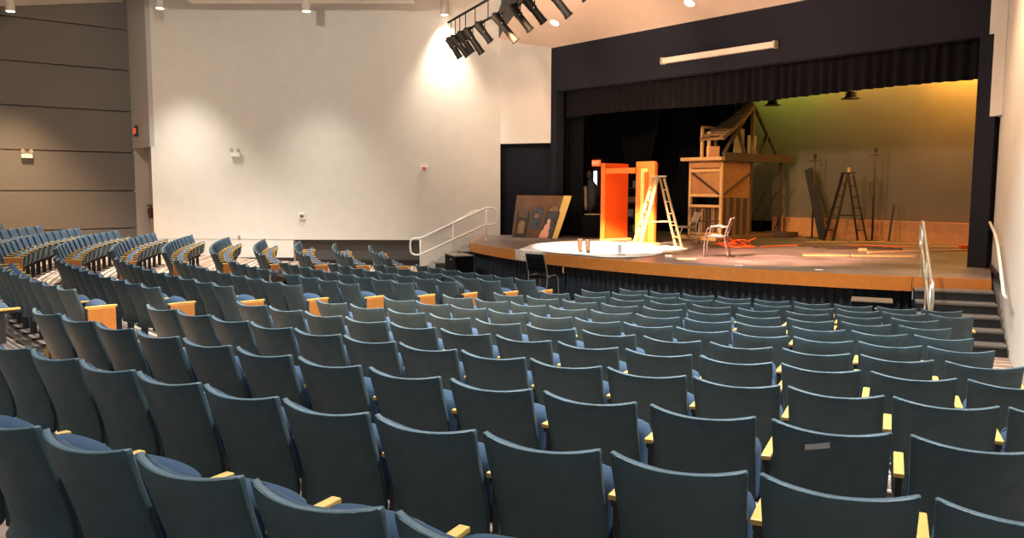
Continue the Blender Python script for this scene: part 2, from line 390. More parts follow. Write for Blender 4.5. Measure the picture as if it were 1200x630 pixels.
stairs('dark stage steps along the cream left wall', S1, S0, dA, 5, .33, .83, .165)

# speaker boxes beside the steps
def blackbox(label, c, rz, s):
    t = thing('black_cabinet', label, 'cabinet', c, rz, None)
    bm = NB(); box(bm, (s[0], s[1], s[2]-.02), (0, 0, (s[2]-.02)/2), bev=.012); obj('body', bm, M_velour, t)
    bm = NB(); box(bm, (s[0]+.03, s[1]+.03, .025), (0, 0, s[2]-.01), bev=.005); obj('top_board', bm, mat('brown_board', (.16, .12, .085), .5, noise=.2), t)
    bm = NB(); box(bm, (.10, .015, .03), (.1, -s[1]/2-.006, s[2]-.12)); obj('handle', bm, M_steel, t)
blackbox('black box with brown top beside the right stage steps', (6.22, -12.98, 0), .46, (.62, .5, .62))
blackbox('black box with grey top beside the left stage steps', (-4.60, -13.86, 0), -.33, (.95, .5, .74))

# ------------------------------------------------------------------ railings
def railing(label, base, p_top, p_bot, posts, h=.92, h2=.45, m=M_steel):
    t = thing('handrail', label, 'handrail', (0, 0, 0))
    T = Vector(p_top); B = Vector(p_bot); d = (T-B); d.z = 0; d.normalize()
    z = Vector((0, 0, 1))
    loop = smoothpath([B+z*h+Vector((0,0,0)), B-d*.16+z*(h-.0), B-d*.27+z*(h-.09), B-d*.27+z*(h2+.09), B-d*.16+z*h2, B+z*h2], 5)
    bm = NB(); tube(bm, [T+z*h + d*.02] + [T+z*h] + loop + [T+z*h2], .027, 10)
    l2 = smoothpath([T+z*h, T+d*.2+z*h, T+d*.3+z*(h-.1), T+d*.3+z*(h2+.1), T+d*.2+z*h2, T+z*h2], 5); tube(bm, l2, .027, 10)
    obj('rail', bm, m, t)
    for p, hh in posts:
        bm = NB(); p = Vector(p); tube(bm, [p, p+z*hh], .019, 10); cyl(bm, .045, .045, .012, Matrix.Translation(p)); obj('post', bm, m, t)
    return t
dS = dA
T = S1 + Vector((.05, -.04, 0)) - dA*.15; T.z = 1.0; Bt = S1 + dA*1.75 + Vector((.05, -.04, 0)); Bt.z = 0
Bt2 = Bt.copy(); Bt2.z = .12
railing('pale steel double handrail climbing the left stage steps', None, T, Bt2, [(T, .92), ((T+Bt2)/2 + Vector((0, 0, -.02)), .93), (Bt2 - Vector((0, 0, .12)), 1.03)], m=M_railw)
T = F1 - dR*.12 + Vector((.10, .06, 0)); T.z = 1.0; B = F1 + dR*1.62 + Vector((.10, .06, 0)); B.z = .17
railing('steel handrail with looped end beside the right stage steps', None, T, B, [(T, .92), (F1+dR*.9+Vector((.10, .06, .50)), .97), (B-Vector((0, 0, .17)), 1.08)], h=.93, h2=.5, m=M_steel)
t = thing('wall_handrail', 'pale wall handrail fixed to cream wall behind left stage steps', 'handrail')
wl = lambda s_, z_: onA_(s_, z_)
def onA_(s_, z_, off=.07): p = A0 + dA*s_ + nA*off; return Vector((p.x, p.y, z_))
bm = NB(); tube(bm, [onA_(2.35, .92), onA_(.78, 1.78), onA_(.60, 1.78)], .022, 8); obj('rail', bm, M_railw, t)
for s_, z_ in ((1.9, 1.19), (1.0, 1.74)):
    bm = NB(); tube(bm, [onA_(s_, z_), onA_(s_, z_-.10), onA_(s_, z_-.12, .0)], .012, 6); obj('bracket', bm, M_steel, t)
t = thing('wall_handrail', 'pale wall handrail sloping down the right wall', 'handrail')
bm = NB()
dW = Vector((.40, -.917, 0)); nW = Vector((-.917, -.40, 0))
W0 = Vector((6.80, -9.50, 0)) + nW*.07
pp = smoothpath([W0 + dW*.15 + Vector((0, 0, 1.86)), W0 + dW*.3 + Vector((0, 0, 1.86)), W0+dW*2.2+Vector((0, 0, 1.62)), W0+dW*3.9+Vector((0, 0, 1.02)), W0+dW*4.1+Vector((0, 0, .95)), W0+dW*4.5+Vector((0, 0, .95))], 5)
tube(bm, pp, .024, 10); obj('rail', bm, M_railw, t)
for s, z in ((.35, 1.85), (2.1, 1.63), (3.9, 1.02)):
    bm = NB(); p = W0 + dW*s; tube(bm, [p+Vector((0, 0, z)), p+Vector((0, 0, z-.07))-nW*.03, p+Vector((0, 0, z-.09))-nW*.075], .012, 8); obj('bracket', bm, M_railw, t)

# ------------------------------------------------------------------ curtains and cyclorama
def drape(name, label, x0, x1, y, z0, z1, m, pleat=.22, amp=.05, xt=None, rag=0, M=None, cat='curtain'):
    # hanging pleated cloth; xt gives a different pair of ends at the bottom
    bm = NB(); n = max(24, int(abs(x1-x0)/pleat*10)); xb = xt or (x0, x1)
    nv = 6; V = []
    for j in range(nv+1):
        v = j/nv; row = []
        for i in range(n+1):
            u = i/n; x = (x0+(x1-x0)*u)*(1-v) + (xb[0]+(xb[1]-xb[0])*u)*v
            ph = u*abs(x1-x0)/pleat*2*pi; a = amp*(.5+.5*v)
            s = sin(ph+.8*sin(ph*.23)); 
            yy = y + a*s + .3*a*sin(ph*.31+1)
            zz = z1 + (z0-z1)*v + (rag*sin(u*9)*v)
            p = Vector((x, yy, zz)); row.append(bm.verts.new(M @ p if M else p))
        V.append(row)
    for j in range(nv):
        for i in range(n): f = bm.faces.new((V[j][i], V[j][i+1], V[j+1][i+1], V[j+1][i])); f.smooth = True
    return tag(obj(name, bm, m, norm=False), label, cat)
drape('valance_curtain', 'black pleated valance curtain across the top of the stage opening', -5.52, 6.45, -9.15, 4.63, 5.6, M_velour2, .25, .06, rag=.03)
bm = NB(); box(bm, (10.4, .02, 5.7), (2.1, -2.98, 4.3)); tag(obj('cyclorama', bm, M_cyc), 'large plain cyclorama backdrop glowing amber at upper right', 'backdrop')
drape('leg_curtain', 'tall black leg curtain behind the timber house frame', -6.4, -3.05, -3.42, 1.01, 8.08, M_velour, .2, .05)
drape('leg_curtain', 'black leg curtain just inside the left side of the stage opening', -6.3, -5.15, -8.7, 1.01, 8.08, M_velour, .2, .06)
drape('leg_curtain', 'dark leg curtain behind the hanging coat at stage left', -7.6, -6.3, -7.3, 1.01, 8.08, M_velour2, .2, .06)
drape('masking_curtain', 'tied black curtain tapering downward above the orange doorway', -7.05, -3.4, -6.2, 3.1, 8.08, M_velour, .2, .05, xt=(-5.7, -4.75))
drape('masking_curtain', 'narrow black curtain tapering down left of the orange doorway', -8.45, -7.25, -6.0, 2.9, 8.08, M_velour, .2, .05, xt=(-8.2, -7.6))
drape('masking_curtain', 'wide black curtain hanging between orange doorway and timber house', -6.4, -4.3, -4.2, 1.01, 8.08, M_velour, .2, .06)

# projector screen case on the header
t = thing('projection_screen', 'long white roller screen case on the navy wall above stage', 'screen', (.32, -9.60, 5.81))
bm = NB(); box(bm, (3.3, .13, .15), (0, -.02, 0), bev=.03); obj('case', bm, mat('screen_case', (.72, .60, .50), .45, noise=.02), t)
for s in (-1, 1):
    bm = NB(); box(bm, (.05, .17, .18), (s*1.67, -.02, 0), bev=.01); obj('end_cap', bm, mat('screen_cap', (.45, .40, .30), .5, noise=.02), t)

# ------------------------------------------------------------------ auditorium seats
PROF = [(.850, 0.), (.844, .001), (.795, .012), (.71, .041), (.62, .073), (.53, .104), (.44, .130), (.37, .142), (.32, .142), (.29, .132), (.272, .115)]
def prof(v):
    s = v*(len(PROF)-1); i = min(int(s), len(PROF)-2); t = s-i
    return PROF[i][0]*(1-t)+PROF[i+1][0]*t, PROF[i][1]*(1-t)+PROF[i+1][1]*t
def shell_mesh():
    bm = NB()
    def P(u, v, off=0):
        z, y = prof(v); c = 2*u-1
        hw = .2570 - .026*v
        if v < .12: hw -= .012*(1-v/.12)**2
        dip = .024*(1-c*c)*max(0, 1-v*1.6)
        yy = y - .065*(1-c*c)
        inset = -.003 if (abs(c) < .86 and .10 < v < .80) else 0
        crease = .006 if .66 < v < .72 and abs(c) < .8 else 0
        return Vector((c*hw, yy + off + (inset if off == 0 else 0) + (crease if off == 0 else 0), z-dip))
    gridsurf(bm, lambda u, v: P(u, v), 14, 20, lambda u, v: P(u, v, .031))
    bmesh.ops.recalc_face_normals(bm, faces=bm.faces[:])
    es = [e for e in bm.edges if len(e.link_faces) == 2 and e.calc_face_angle() > radians(50)]
    bmesh.ops.bevel(bm, geom=es, offset=.006, segments=2, affect='EDGES', profile=.6)
    for f in bm.faces: f.smooth = True
    return bm
def cushion_mesh():
    bm = NB()
    def P(u, v, off):
        vv = .06 + v*.72; z, y = prof(vv); c = 2*u-1
        e = max(0, 1-abs(c)**6)*max(0, 1-abs(2*v-1)**8)
        yy = y - .065*(1-c*c) + .02 + (off*e if off else 0)
        return Vector((c*(.236-.01*v), yy, z - .022*(1-c*c)*(1-v)))
    gridsurf(bm, lambda u, v: P(u, v, 0), 10, 12, lambda u, v: P(u, v, .055))
    for f in bm.faces: f.smooth = True
    return bm
def pan_mesh(cushion):
    # flipped-up seat: plastic underside faces the stage, padded cushion faces the backrest
    bm = NB()
    def P(u, v, side):
        c = 2*u-1; z = .335 + v*.332; yb = .295 + v*.035 + .015*v*v
        hw = (.240 if not cushion else .236)*(1 - .10*max(0, (v-.80)/.2)**2)
        e = sqrt(max(0, 1-abs(c)**5))*sqrt(max(0, 1-abs(2*v-1)**4))
        if cushion: y = yb - (.090*e if side else 0)
        else: y = yb + (.035*e + .004 if side else .002)
        return Vector((c*hw, y, z + (.014*(1-c*c)*v) - .018*abs(c)**5*v))
    gridsurf(bm, lambda u, v: P(u, v, 0), 12, 12, lambda u, v: P(u, v, 1))
    for f in bm.faces: f.smooth = True
    return bm
def arm_mesh():
    bm = NB(); box(bm, (.045, .34, .022), (0, .275, .630), bev=.006); return bm
def std_mesh():
    bm = NB()
    box(bm, (.030, .28, .030), (0, .26, .604), bev=.004)
    prism(bm, [(-.014, .15), (.014, .15), (.014, .30), (-.014, .30)],   .28, .60)
    prism(bm, [(-.016, .18), (.016, .18), (.016, .26), (-.016, .26)], -.012, .32)
    box(bm, (.05, .26, .02), (0, .22, -.004), bev=.004)
    cyl(bm, .018, .018, .07, xf((-.035, .215, .40), 0, 0, pi/2), 10)
    return bm
def endpanel_mesh():
    bm = NB(); box(bm, (.022, .30, .36), (0, .27, .438), bev=.008); return bm
ROWR = [17.028, 18.006, 18.988, 19.97, 20.952, 21.934, 22.914, 23.878, 24.859, 25.836, 26.801, 27.777]
ROWZ = [0., .066, .13, .195, .259, .324, .391, .465, .537, .602, .666, .727]
RPH = [.2355, .2277, .2225, .2171, .2139, .2108, .2082, .2043, .2051, .2021, .2872-4*.5494/26.801, .3588-7*.5586/27.777]
RP = [.5663, .5487, .6005, .5787, .5627, .5456, .5795, .5643, .5463, .578, .5494, .5586]
CPH = [.0985, .1033, .1026, .107, .1054, .1072, .1064, .1098, .1153, .115, .116, .117]
CP = [.5738, .5374, .5752, .5482, .5708, .5384, .5617, .5217, .5324, .55, .55, .55]
cm = cam.matrix_world.inverted()
def px(p):
    q = cm @ Vector(p)
    if q.z > -.3: return None
    return 600 + FPX*q.x/-q.z, 315 - FPX*q.y/-q.z
def inframe(R, ph, z, mx=6):
    for (dx, dy, dz) in ((-.25, 0, .85), (.25, 0, .85), (0, 0, .85), (.25, .1, .4), (-.25, .1, .4), (.25, .3, .65), (-.25, .3, .65)):
        c = Vector((dx*cos(ph) - dy*sin(ph), dx*sin(ph) + dy*cos(ph), dz)) + Vector((R*sin(ph), -R*cos(ph), z))
        q = px(c)
        if q and -mx < q[0] < 1200+mx and -50 < q[1] < 634: return True
    return False
ORD = ['zeroth', 'first', 'second', 'third', 'fourth', 'fifth', 'sixth', 'seventh', 'eighth', 'ninth', 'tenth', 'eleventh', 'twelfth', 'thirteenth', 'fourteenth', 'fifteenth']
seats = []     # (R, phi, z, pitch, block, row, ordinal, is_first, is_last)
for k in range(12):
    R, z = ROWR[k], ROWZ[k]
    n = int(round((.507 - RPH[k])*R/RP[k] + .45))
    for j in range(n):
        seats.append((R, RPH[k] + j*RP[k]/R, z, RP[k], 'right', k, j+1, j == 0, j == n-1))
    nc = int((CPH[k]*2)*R/CP[k] + .35) + 1
    for j in range(nc):
        seats.append((R, CPH[k] - j*CP[k]/R, z, CP[k], 'centre', k, j+1, j == nc-1, j == 0))
    n = int(round((.507 - RPH[k])*R/RP[k] + .1))
    for j in range(n):
        ph = -(RPH[k] + j*RP[k]/R)
        seats.append((R + 1.2*min(0, ph+.15), ph, z, RP[k], 'left', k, j+1, j == n-1, j == 0))
seats = [s for s in seats if inframe(s[0], s[1], s[2])]
seats.sort(key=lambda s: (Vector((s[0]*sin(s[1]), -s[0]*cos(s[1]), s[2]+.8))-CAM).length)
print('SEATS', len(seats), [sum(1 for s in seats if s[4] == b) for b in ('right', 'centre', 'left')])
proto = {}
def part(kind, fn, m):
    if kind not in proto:
        bm = fn(); bmesh.ops.recalc_face_normals(bm, faces=bm.faces[:])
        me = bpy.data.meshes.new(kind); bm.to_mesh(me); bm.free(); me.materials.append(m); proto[kind] = me
    return proto[kind]
def addpart(kind, me, parent, loc=None):
    o = bpy.data.objects.new(kind, me); COL.objects.link(o); o.parent = parent
    if loc: o.location = loc
    return o
ME_shell = part('back_shell', shell_mesh, M_shell); ME_cush = part('back_cushion', cushion_mesh, M_fab)
ME_pan = part('seat_pan', lambda: pan_mesh(False), M_shell); ME_pad = part('seat_pad', lambda: pan_mesh(True), M_fab)
ME_arm = part('armrest', arm_mesh, M_arm); ME_std = part('support_leg', std_mesh, M_black); ME_end = part('end_panel', endpanel_mesh, M_panel)
GRP = {'right': 'folding seats in the right block', 'centre': 'folding seats in the centre block', 'left': 'folding seats in the left block'}
def seat(s):
    R, ph, z, P, blk, k, n, first, last = s
    rowtxt = 'front row' if k == 0 else ORD[k+1] + ' row from stage'
    side = {'right': 'left aisle', 'centre': 'right aisle', 'left': 'right aisle'}[blk]
    ntxt = ('aisle-end seat by %s' % side) if n == 1 else '%s seat from %s' % (ORD[n], side)
    if blk == 'right' and k == 9 and n == 12: ntxt = 'with grey tape on its back'
    t = thing('auditorium_seat', 'blue folding seat, %s block, %s, %s' % (blk, rowtxt, ntxt), 'seat', (R*sin(ph), -R*cos(ph), z), ph, GRP[blk])
    addpart('back_shell', ME_shell, t); addpart('back_cushion', ME_cush, t)
    pan = addpart('seat_pan', ME_pan, t); addpart('seat_pad', ME_pad, pan)
    h = P/2
    sides = [h] + ([-h] if first else [])
    for x in sides:
        addpart('armrest', ME_arm, t, (x, 0, 0)); addpart('support_leg', ME_std, t, (x, 0, 0))
        if (x > 0 and last) or (x < 0 and first): 
            if not (blk == 'centre' and k == 9) and not (blk == 'right' and last): addpart('end_panel', ME_end, t, (x + (.026 if x > 0 else -.026), 0, 0))
    return t
made = {}
for s in seats[:300]: made[(s[4], s[5], s[6])] = seat(s)
rest = seats[300:]
if rest:
    bm = NB()
    for s in rest:
        T = xf((s[0]*sin(s[1]), -s[0]*cos(s[1]), s[2]), s[1])
        for idx, me in enumerate((ME_shell, ME_cush, ME_pan, ME_pad, ME_arm, ME_std)):
            m2 = me.copy(); m2.transform(T @ (Matrix.Translation((s[3]/2, 0, 0)) if idx >= 4 else Matrix()))
            n0 = len(bm.faces); bm.from_mesh(m2); bm.faces.ensure_lookup_table()
            for f in bm.faces[n0:]: f.material_index = {0: 0, 1: 1, 2: 0, 3: 1, 4: 2, 5: 3}[idx]
            bpy.data.meshes.remove(m2)
    o = obj('distant_seats', bm, [M_shell, M_fab, M_arm, M_black], norm=False)
    tag(o, 'farthest blue folding seats at the far left end of the rear rows', 'seats'); o['kind'] = 'stuff'

# tape on a seat back
s = [q for q in seats if q[4] == 'right' and q[5] == 9 and q[6] == 12]
if s:
    s = s[0]; bm = NB()
    def TP(u, v):
        x = -.10 + u*.105; zz = .765 - v*.030 + .030*u; c = x/.25
        vv = min((k/400 for k in range(20, 200)), key=lambda q: abs(prof(q)[0] - .024*(1-c*c)*max(0, 1-q*1.6) - zz)); z, y = prof(vv)
        return Vector((x, y - .065*(1-c*c) - .007, zz))
    gridsurf(bm, TP, 6, 2, lambda u, v: TP(u, v) + Vector((0, .0015, 0)))
    tag(obj('tape_strip', bm, mat('grey_tape', (.62, .58, .54), .5, noise=.05), loc=(s[0]*sin(s[1]), -s[0]*cos(s[1]), s[2]), rz=s[1]),
        'short strip of grey tape on a seat back in the right block', 'tape')

# ------------------------------------------------------------------ things on the seats
def blob(bm, c, r, seed, k=.18, M=None, sub=3):
    rnd = random.Random(seed); res = bmesh.ops.create_icosphere(bm, subdivisions=sub, radius=1)
    ph = [rnd.uniform(0, 6) for _ in range(6)]
    for v in res['verts']:
        p = v.co.copy(); f = 1 + k*(sin(p.x*4+ph[0])*sin(p.y*5+ph[1]) + .6*sin(p.z*7+ph[2]+p.x*3)) 
        q = Vector((p.x*r[0]*f, p.y*r[1]*f, p.z*r[2]*f)) + Vector(c); v.co = M @ q if M else q
    for v in res['verts']:
        for fc in v.link_faces: fc.smooth = True
def seatM(blk, row, n):
    s = [q for q in seats if q[4] == blk and q[5] == row and q[6] == n][0]
    return (s[0]*sin(s[1]), -s[0]*cos(s[1]), s[2]), s[1]
loc, rz = seatM('centre', 2, 1)
t = thing('backpack', 'black backpack hanging over a seat back beside the centre aisle', 'backpack', loc, rz)
bm = NB(); blob(bm, (.14, .13, .64), (.15, .09, .20), 3, .12); obj('bag_body', bm, M_bag, t)
bm = NB(); tube(bm, smoothpath([(-.16, .07, .80), (-.10, .03, .885), (.06, .01, .89), (.19, .05, .84), (.24, .09, .66), (.22, .12, .50)], 6), .018, 8); obj('shoulder_strap', bm, M_bag, t)
loc, rz = seatM('centre', 4, 5)
t = thing('jacket', 'brown jacket bundled over seats in the centre block', 'jacket', loc, rz)
bm = NB(); blob(bm, (.12, .02, .74), (.30, .07, .14), 5, .25); obj('jacket_body', bm, M_brown, t)
bm = NB(); blob(bm, (-.12, .0, .66), (.08, .05, .16), 8, .2); obj('sleeve', bm, mat('tan_cloth', (.36, .24, .16), .8, noise=.3), t)

# ------------------------------------------------------------------ wall fixtures
def onA(s, z, off=.0): p = A0 + dA*s + nA*off; return Vector((p.x, p.y, z))
def emergency(label, loc, rz):
    t = thing('emergency_light', label, 'emergency light', loc, rz)
    bm = NB(); box(bm, (.30, .10, .14), (0, -.05, 0), bev=.012); obj('housing', bm, M_white, t)
    for s in (-1, 1):
        bm = NB(); cyl(bm, .045, .055, .07, xf((s*.11, -.06, .15), 0, pi/2+.25, 0) , 16); cyl(bm, .012, .012, .08, xf((s*.09, -.05, .06)), 8); h = obj('lamp_head', bm, mat('beige_plastic', (.5, .42, .34), .5, noise=.03), t)
        bm = NB(); cyl(bm, .04, .04, .006, xf((s*.11, -.13, .168), 0, pi/2+.25, 0), 16); obj('lens', bm, mat('clear_lens', (.7, .65, .55), .2, noise=.02), h)
rA = atan2(nA.y, nA.x) + pi/2
emergency('twin headed emergency light on the cream wall', onA(8.30, 3.50, .0), rA)
emergency('twin headed emergency light on the dark grey wall', (-16.0, -21.9, 3.42), pi/2)
def device(label, name, loc, rz, s, m, inner, mi, cat):
    t = thing(name, label, cat, loc, rz)
    bm = NB(); box(bm, s, (0, -s[1]/2, 0), bev=.008); obj('plate', bm, m, t)
    bm = NB(); box(bm, inner, (0, -s[1]-inner[1]/2, 0), bev=.004); obj('face', bm, mi, t)
device('small red fire strobe on the cream wall below the pendant light', 'fire_strobe', onA(2.39, 3.10), rA, (.22, .05, .13), M_white, (.12, .03, .07), M_red, 'alarm')
device('white control box low on the cream wall left of the steps', 'control_box', onA(6.26, 1.59), rA, (.20, .07, .22), M_white, (.12, .03, .08), mat('dark_inset', (.1, .09, .08), .5, noise=.02), 'control box')
device('small tan outlet plate low on the cream wall', 'wall_outlet', onA(8.28, .90), rA, (.09, .012, .13), mat('tan_plate', (.45, .3, .22), .5, noise=.02), (.05, .008, .08), mat('outlet_face', (.3, .2, .15), .5, noise=.02), 'outlet')
device('fire alarm with orange strobe on the pale pier', 'fire_alarm', (-15.42, -18.83, 4.28), 0, (.20, .06, .34), M_black, (.14, .05, .18), mat('orange_strobe', (.9, .12, .03), .4, noise=.02, emit=(1, .1, .02), estr=.4), 'alarm')
t = thing('fire_extinguisher', 'small dark red fire extinguisher hanging in the pier recess', 'fire extinguisher', (-15.62, -18.45, 1.45))
bm = NB(); cyl(bm, .075, .075, .30, None, 16); blob(bm, (0, 0, .30), (.075, .075, .06), 1, 0); obj('bottle', bm, mat('dark_red', (.08, .015, .010), .35, noise=.05), t)
bm = NB(); cyl(bm, .025, .025, .10, xf((0, 0, .34)), 10); box(bm, (.04, .14, .02), (0, -.03, .44)); obj('valve', bm, M_black, t)
bm = NB(); tube(bm, smoothpath([(0, -.05, .42), (-.10, -.06, .42), (-.14, -.05, .30), (-.11, -.04, .12)], 5), .012, 6); obj('hose', bm, M_black, t)

# pendant cylinder lights
PL = ['pendant cylinder light at the far left end of cream wall', 'pendant cylinder light above the middle of the cream wall', 'pendant cylinder light beside the stage lighting pipe', 'pendant cylinder light over the dark grey wall']
for (loc, P, c), lb in zip(PEND, PL):
    t = thing('pendant_light', lb, 'light', loc)
    bm = NB(); cyl(bm, .12, .12, .42, xf((0, 0, -.02)), 20); cyl(bm, .125, .125, .03, xf((0, 0, -.03)), 20); obj('cylinder', bm, mat('pendant_paint', (.55, .50, .44), .5, noise=.02), t)
    bm = NB(); cyl(bm, .014, .014, 9.5-loc[2]-.40, xf((0, 0, .40)), 8); obj('stem', bm, M_black, t)
    bm = NB(); cyl(bm, .105, .105, .012, xf((0, 0, -.042)), 20); obj('lamp', bm, M_lamp, t)
# recessed lights in the sloped ceiling
for (x, y), lb in (((-4.54, -10.54), 'glowing recessed downlight in sloped ceiling behind the stage lights'), ((-.05, -10.21), 'glowing recessed downlight in sloped ceiling right of the stage lights')):
    t = thing('recessed_light', lb, 'light', (x, y, zc(y)-.004)); sl = math.atan(-.46)
    t.rotation_euler = (sl, 0, 0)
    bm = NB(); cyl(bm, .14, .14, .012, xf((0, 0, -.012)), 24); obj('trim_ring', bm, M_white, t)
    bm = NB(); cyl(bm, .12, .12, .006, xf((0, 0, -.019)), 24); obj('lamp', bm, M_lampw, t)

# ------------------------------------------------------------------ stage lighting rig
t = thing('lighting_pipe', 'black double lighting pipe with hanging rods near the ceiling', 'lighting pipe')
LP0 = Vector((-4.35, -14.30, 6.25)); LP1 = Vector((3.6, -16.7, 6.25))
bm = NB(); tube(bm, [LP0, LP1], .03, 8); obj('lower_pipe', bm, M_fix, t)
up = Vector((0, .0, .42)); bm = NB(); tube(bm, [LP0+up-Vector((.15, -.04, 0)), LP1+up], .03, 8); obj('upper_pipe', bm, M_fix, t)
bm = NB(); tube(bm, [LP0+up-Vector((.17, -.04, 0)), LP0+up-Vector((.22, -.05, 0))], .034, 8); obj('pipe_end', bm, M_lens, t)
for f in (.01, .05, .09, .14, .22, .32, .42, .52, .62, .72):
    p = LP0.lerp(LP1, f); bm = NB(); tube(bm, [p, p+up], .012, 6); obj('hanging_rod', bm, M_fix, t)
bm = NB(); tube(bm, smoothpath([LP0+Vector((0, 0, .0)), LP0+Vector((-.05, 0, -.4)), LP0+Vector((.05, 0, -.75)), LP0+Vector((.2, 0, -.5)), LP0+Vector((.25, 0, -.05))], 6), .008, 6); obj('loose_cable', bm, M_fix, t)
for f in (.3, .55, .9):
    p = LP0.lerp(LP1, f)+up; bm = NB(); tube(bm, [p, (p.x, p.y, 9.5)], .015, 6); obj('ceiling_rod', bm, M_fix, t)
RIG = [(.015, (-.1, .0), .55), (.06, (.2, .5), .60), (.12, (-.25, .3), .55), (.175, (.3, -.2), .66), (.27, (.25, .2), .5), (.40, (.5, .25), .72), (.515, (.35, .2), .62), (.60, (.42, .2), .58), (.72, (.38, .2), .66), (.83, (.3, .3), .5), (.93, (.3, .3), .5)]
RL = ['leftmost on the pipe', 'second from the left end of pipe', 'third from the left end of pipe', 'fourth from left, longest barrel of its cluster', 'with glowing lens left of the gap', 'angled steeply just right of the gap', 'sixth from the right end of pipe', 'with glowing lens in front of recessed light', 'with glowing lens left of the recessed light', 'short one second from the right', 'rightmost on the pipe']
for (f, (ax, ay), L), lb in zip(RIG, RL):
    p = LP0.lerp(LP1, f)
    d = Vector((.30+ax*.4, .62+ay*.3, -1.0)).normalized()
    t = thing('stage_light', 'black stage spotlight %s' % lb, 'stage light', p)
    T = d.to_track_quat('Z', 'Y').to_matrix().to_4x4(); T = Matrix.Translation((0, 0, -.16)) @ T @ Matrix.Translation((0, 0, -.16))
    bm = NB(); cyl(bm, .10, .085, .26, T, 16); cyl(bm, .085, .03, .05, T @ Matrix.Rotation(pi, 4, 'X'), 16); obj('housing', bm, M_fix, t)
    bm = NB(); cyl(bm, .075, .08, L-.24, T @ Matrix.Translation((0, 0, .25)), 16); cyl(bm, .092, .092, .03, T @ Matrix.Translation((0, 0, L-.03)), 16); b2 = obj('lens_barrel', bm, M_fix, t)
    bm = NB(); cyl(bm, .072, .072, .006, T @ Matrix.Translation((0, 0, L+.001)), 16); obj('lens', bm, M_lens, b2)
    bm = NB(); tube(bm, [(-.12, 0, -.16), (-.12, 0, -.02), (.12, 0, -.02), (.12, 0, -.16)], .012, 6); box(bm, (.04, .05, .08), (0, 0, .0)); obj('yoke', bm, M_fix, t)
    bm = NB(); box(bm, (.2, .02, .012), (0, 0, 0), T @ Matrix.Translation((0, 0, .24))); obj('gate_knob', bm, M_steel, t)

# two scoop lights upstage
for p, lb in (((-.38, -6.0, 4.86), 'black scoop light hanging above the timber house roof'), ((1.93, -6.0, 4.86), 'black scoop light hanging before the amber part of backdrop')):
    t = thing('scoop_light', lb, 'stage light', p)
    bm = NB(); cyl(bm, .16, .10, .16, None, 20); cyl(bm, .24, .20, .03, xf((0, 0, -.03)), 20); obj('reflector_hood', bm, M_black, t)
    bm = NB(); tube(bm, [(-.15, 0, .08), (-.15, 0, .26), (.15, 0, .26), (.15, 0, .08)], .01, 6); tube(bm, [(0, 0, .26), (0, 0, .94)], .012, 6); obj('yoke', bm, M_black, t)
bm = NB(); tube(bm, [(-5, -6, 5.8), (6.8, -6, 5.8)], .03, 8); tube(bm, [(-3, -6, 5.8), (-3, -6, 8.09)], .01, 6); tube(bm, [(4, -6, 5.8), (4, -6, 8.09)], .01, 6); tag(obj('batten', bm, M_black), 'black batten pipe hidden above the valance carrying scoop lights', 'pipe')

# ------------------------------------------------------------------ painted scenery panel
def panelM(BL, BR, h, lean):
    BL, BR = Vector(BL), Vector(BR); x = (BR-BL).normalized(); n = Vector((x.y, -x.x, 0)); zz = (Vector((0, 0, 1))*cos(lean) - n*sin(lean)); yy = zz.cross(x)
    return Matrix(((x.x, yy.x, zz.x, BL.x), (x.y, yy.y, zz.y, BL.y), (x.z, yy.z, zz.z, BL.z), (0, 0, 0, 1))), (BR-BL).length
T, W = panelM((-6.35, -10.60, 1.0), (-4.95, -9.98, 1.0), 1.3, .28)
t = thing('painted_panel', 'leaning painted scenery panel with brown arches and pink figure', 'scenery panel')
H = 1.32; sk = .30
def skq(bm, x0, x1, z0, z1, y, m=0, th=.006):
    # quad sheared to the right with height
    f = lambda x, z: T @ Vector((x + sk*z/H*(x/W), y, z)); g = lambda x, z: T @ Vector((x + sk*z/H*(x/W), y+th, z))
    a = [bm.verts.new(f(*q)) for q in ((x0, z0), (x1, z0), (x1, z1), (x0, z1))]; b = [bm.verts.new(g(*q)) for q in ((x0, z0), (x1, z0), (x1, z1), (x0, z1))]
    bm.faces.new(a); bm.faces.new(b[::-1])
    for k in range(4): bm.faces.new((a[(k+1) % 4], a[k], b[k], b[(k+1) % 4]))
def arch(bm, cx, z0, zt, r, y, th=.006):
    pts = [(cx-r, z0), (cx+r, z0)] + [(cx + r*cos(a), zt + r*sin(a)) for a in [k*pi/14 for k in range(15)]]
    a = [bm.verts.new(T @ Vector((x + sk*z/H*(x/W), y, z))) for x, z in pts]; b = [bm.verts.new(T @ Vector((x + sk*z/H*(x/W), y+th, z))) for x, z in pts]
    bm.faces.new(a); bm.faces.new(b[::-1]); n = len(pts)
    for k in range(n): bm.faces.new((a[(k+1) % n], a[k], b[k], b[(k+1) % n]))
bm = NB(); skq(bm, 0, W, 0, H, 0, th=.03); obj('board', bm, mat('painted_brown', (.11, .048, .014), .7, noise=.35, nscale=5), t)
bm = NB(); skq(bm, W*.86, W, 0, H, -.004, th=.003); obj('yellow_border', bm, mat('painted_yellow', (.75, .50, .12), .6, noise=.1, nscale=5), t)
md = mat('painted_dark', (.03, .02, .014), .8, noise=.4, nscale=8); mb = mat('painted_bluegrey', (.05, .052, .06), .8, noise=.5, nscale=9); mt = mat('painted_tan', (.22, .12, .045), .7, noise=.25, nscale=9)
for cx, zt, r, mm in ((.28, .72, .20, md), (.70, .80, .17, mb), (1.16, .72, .20, md)):
    bm = NB(); arch(bm, cx, 0 if cx != .70 else .25, zt, r, -.008); obj('arch', bm, mm, t)
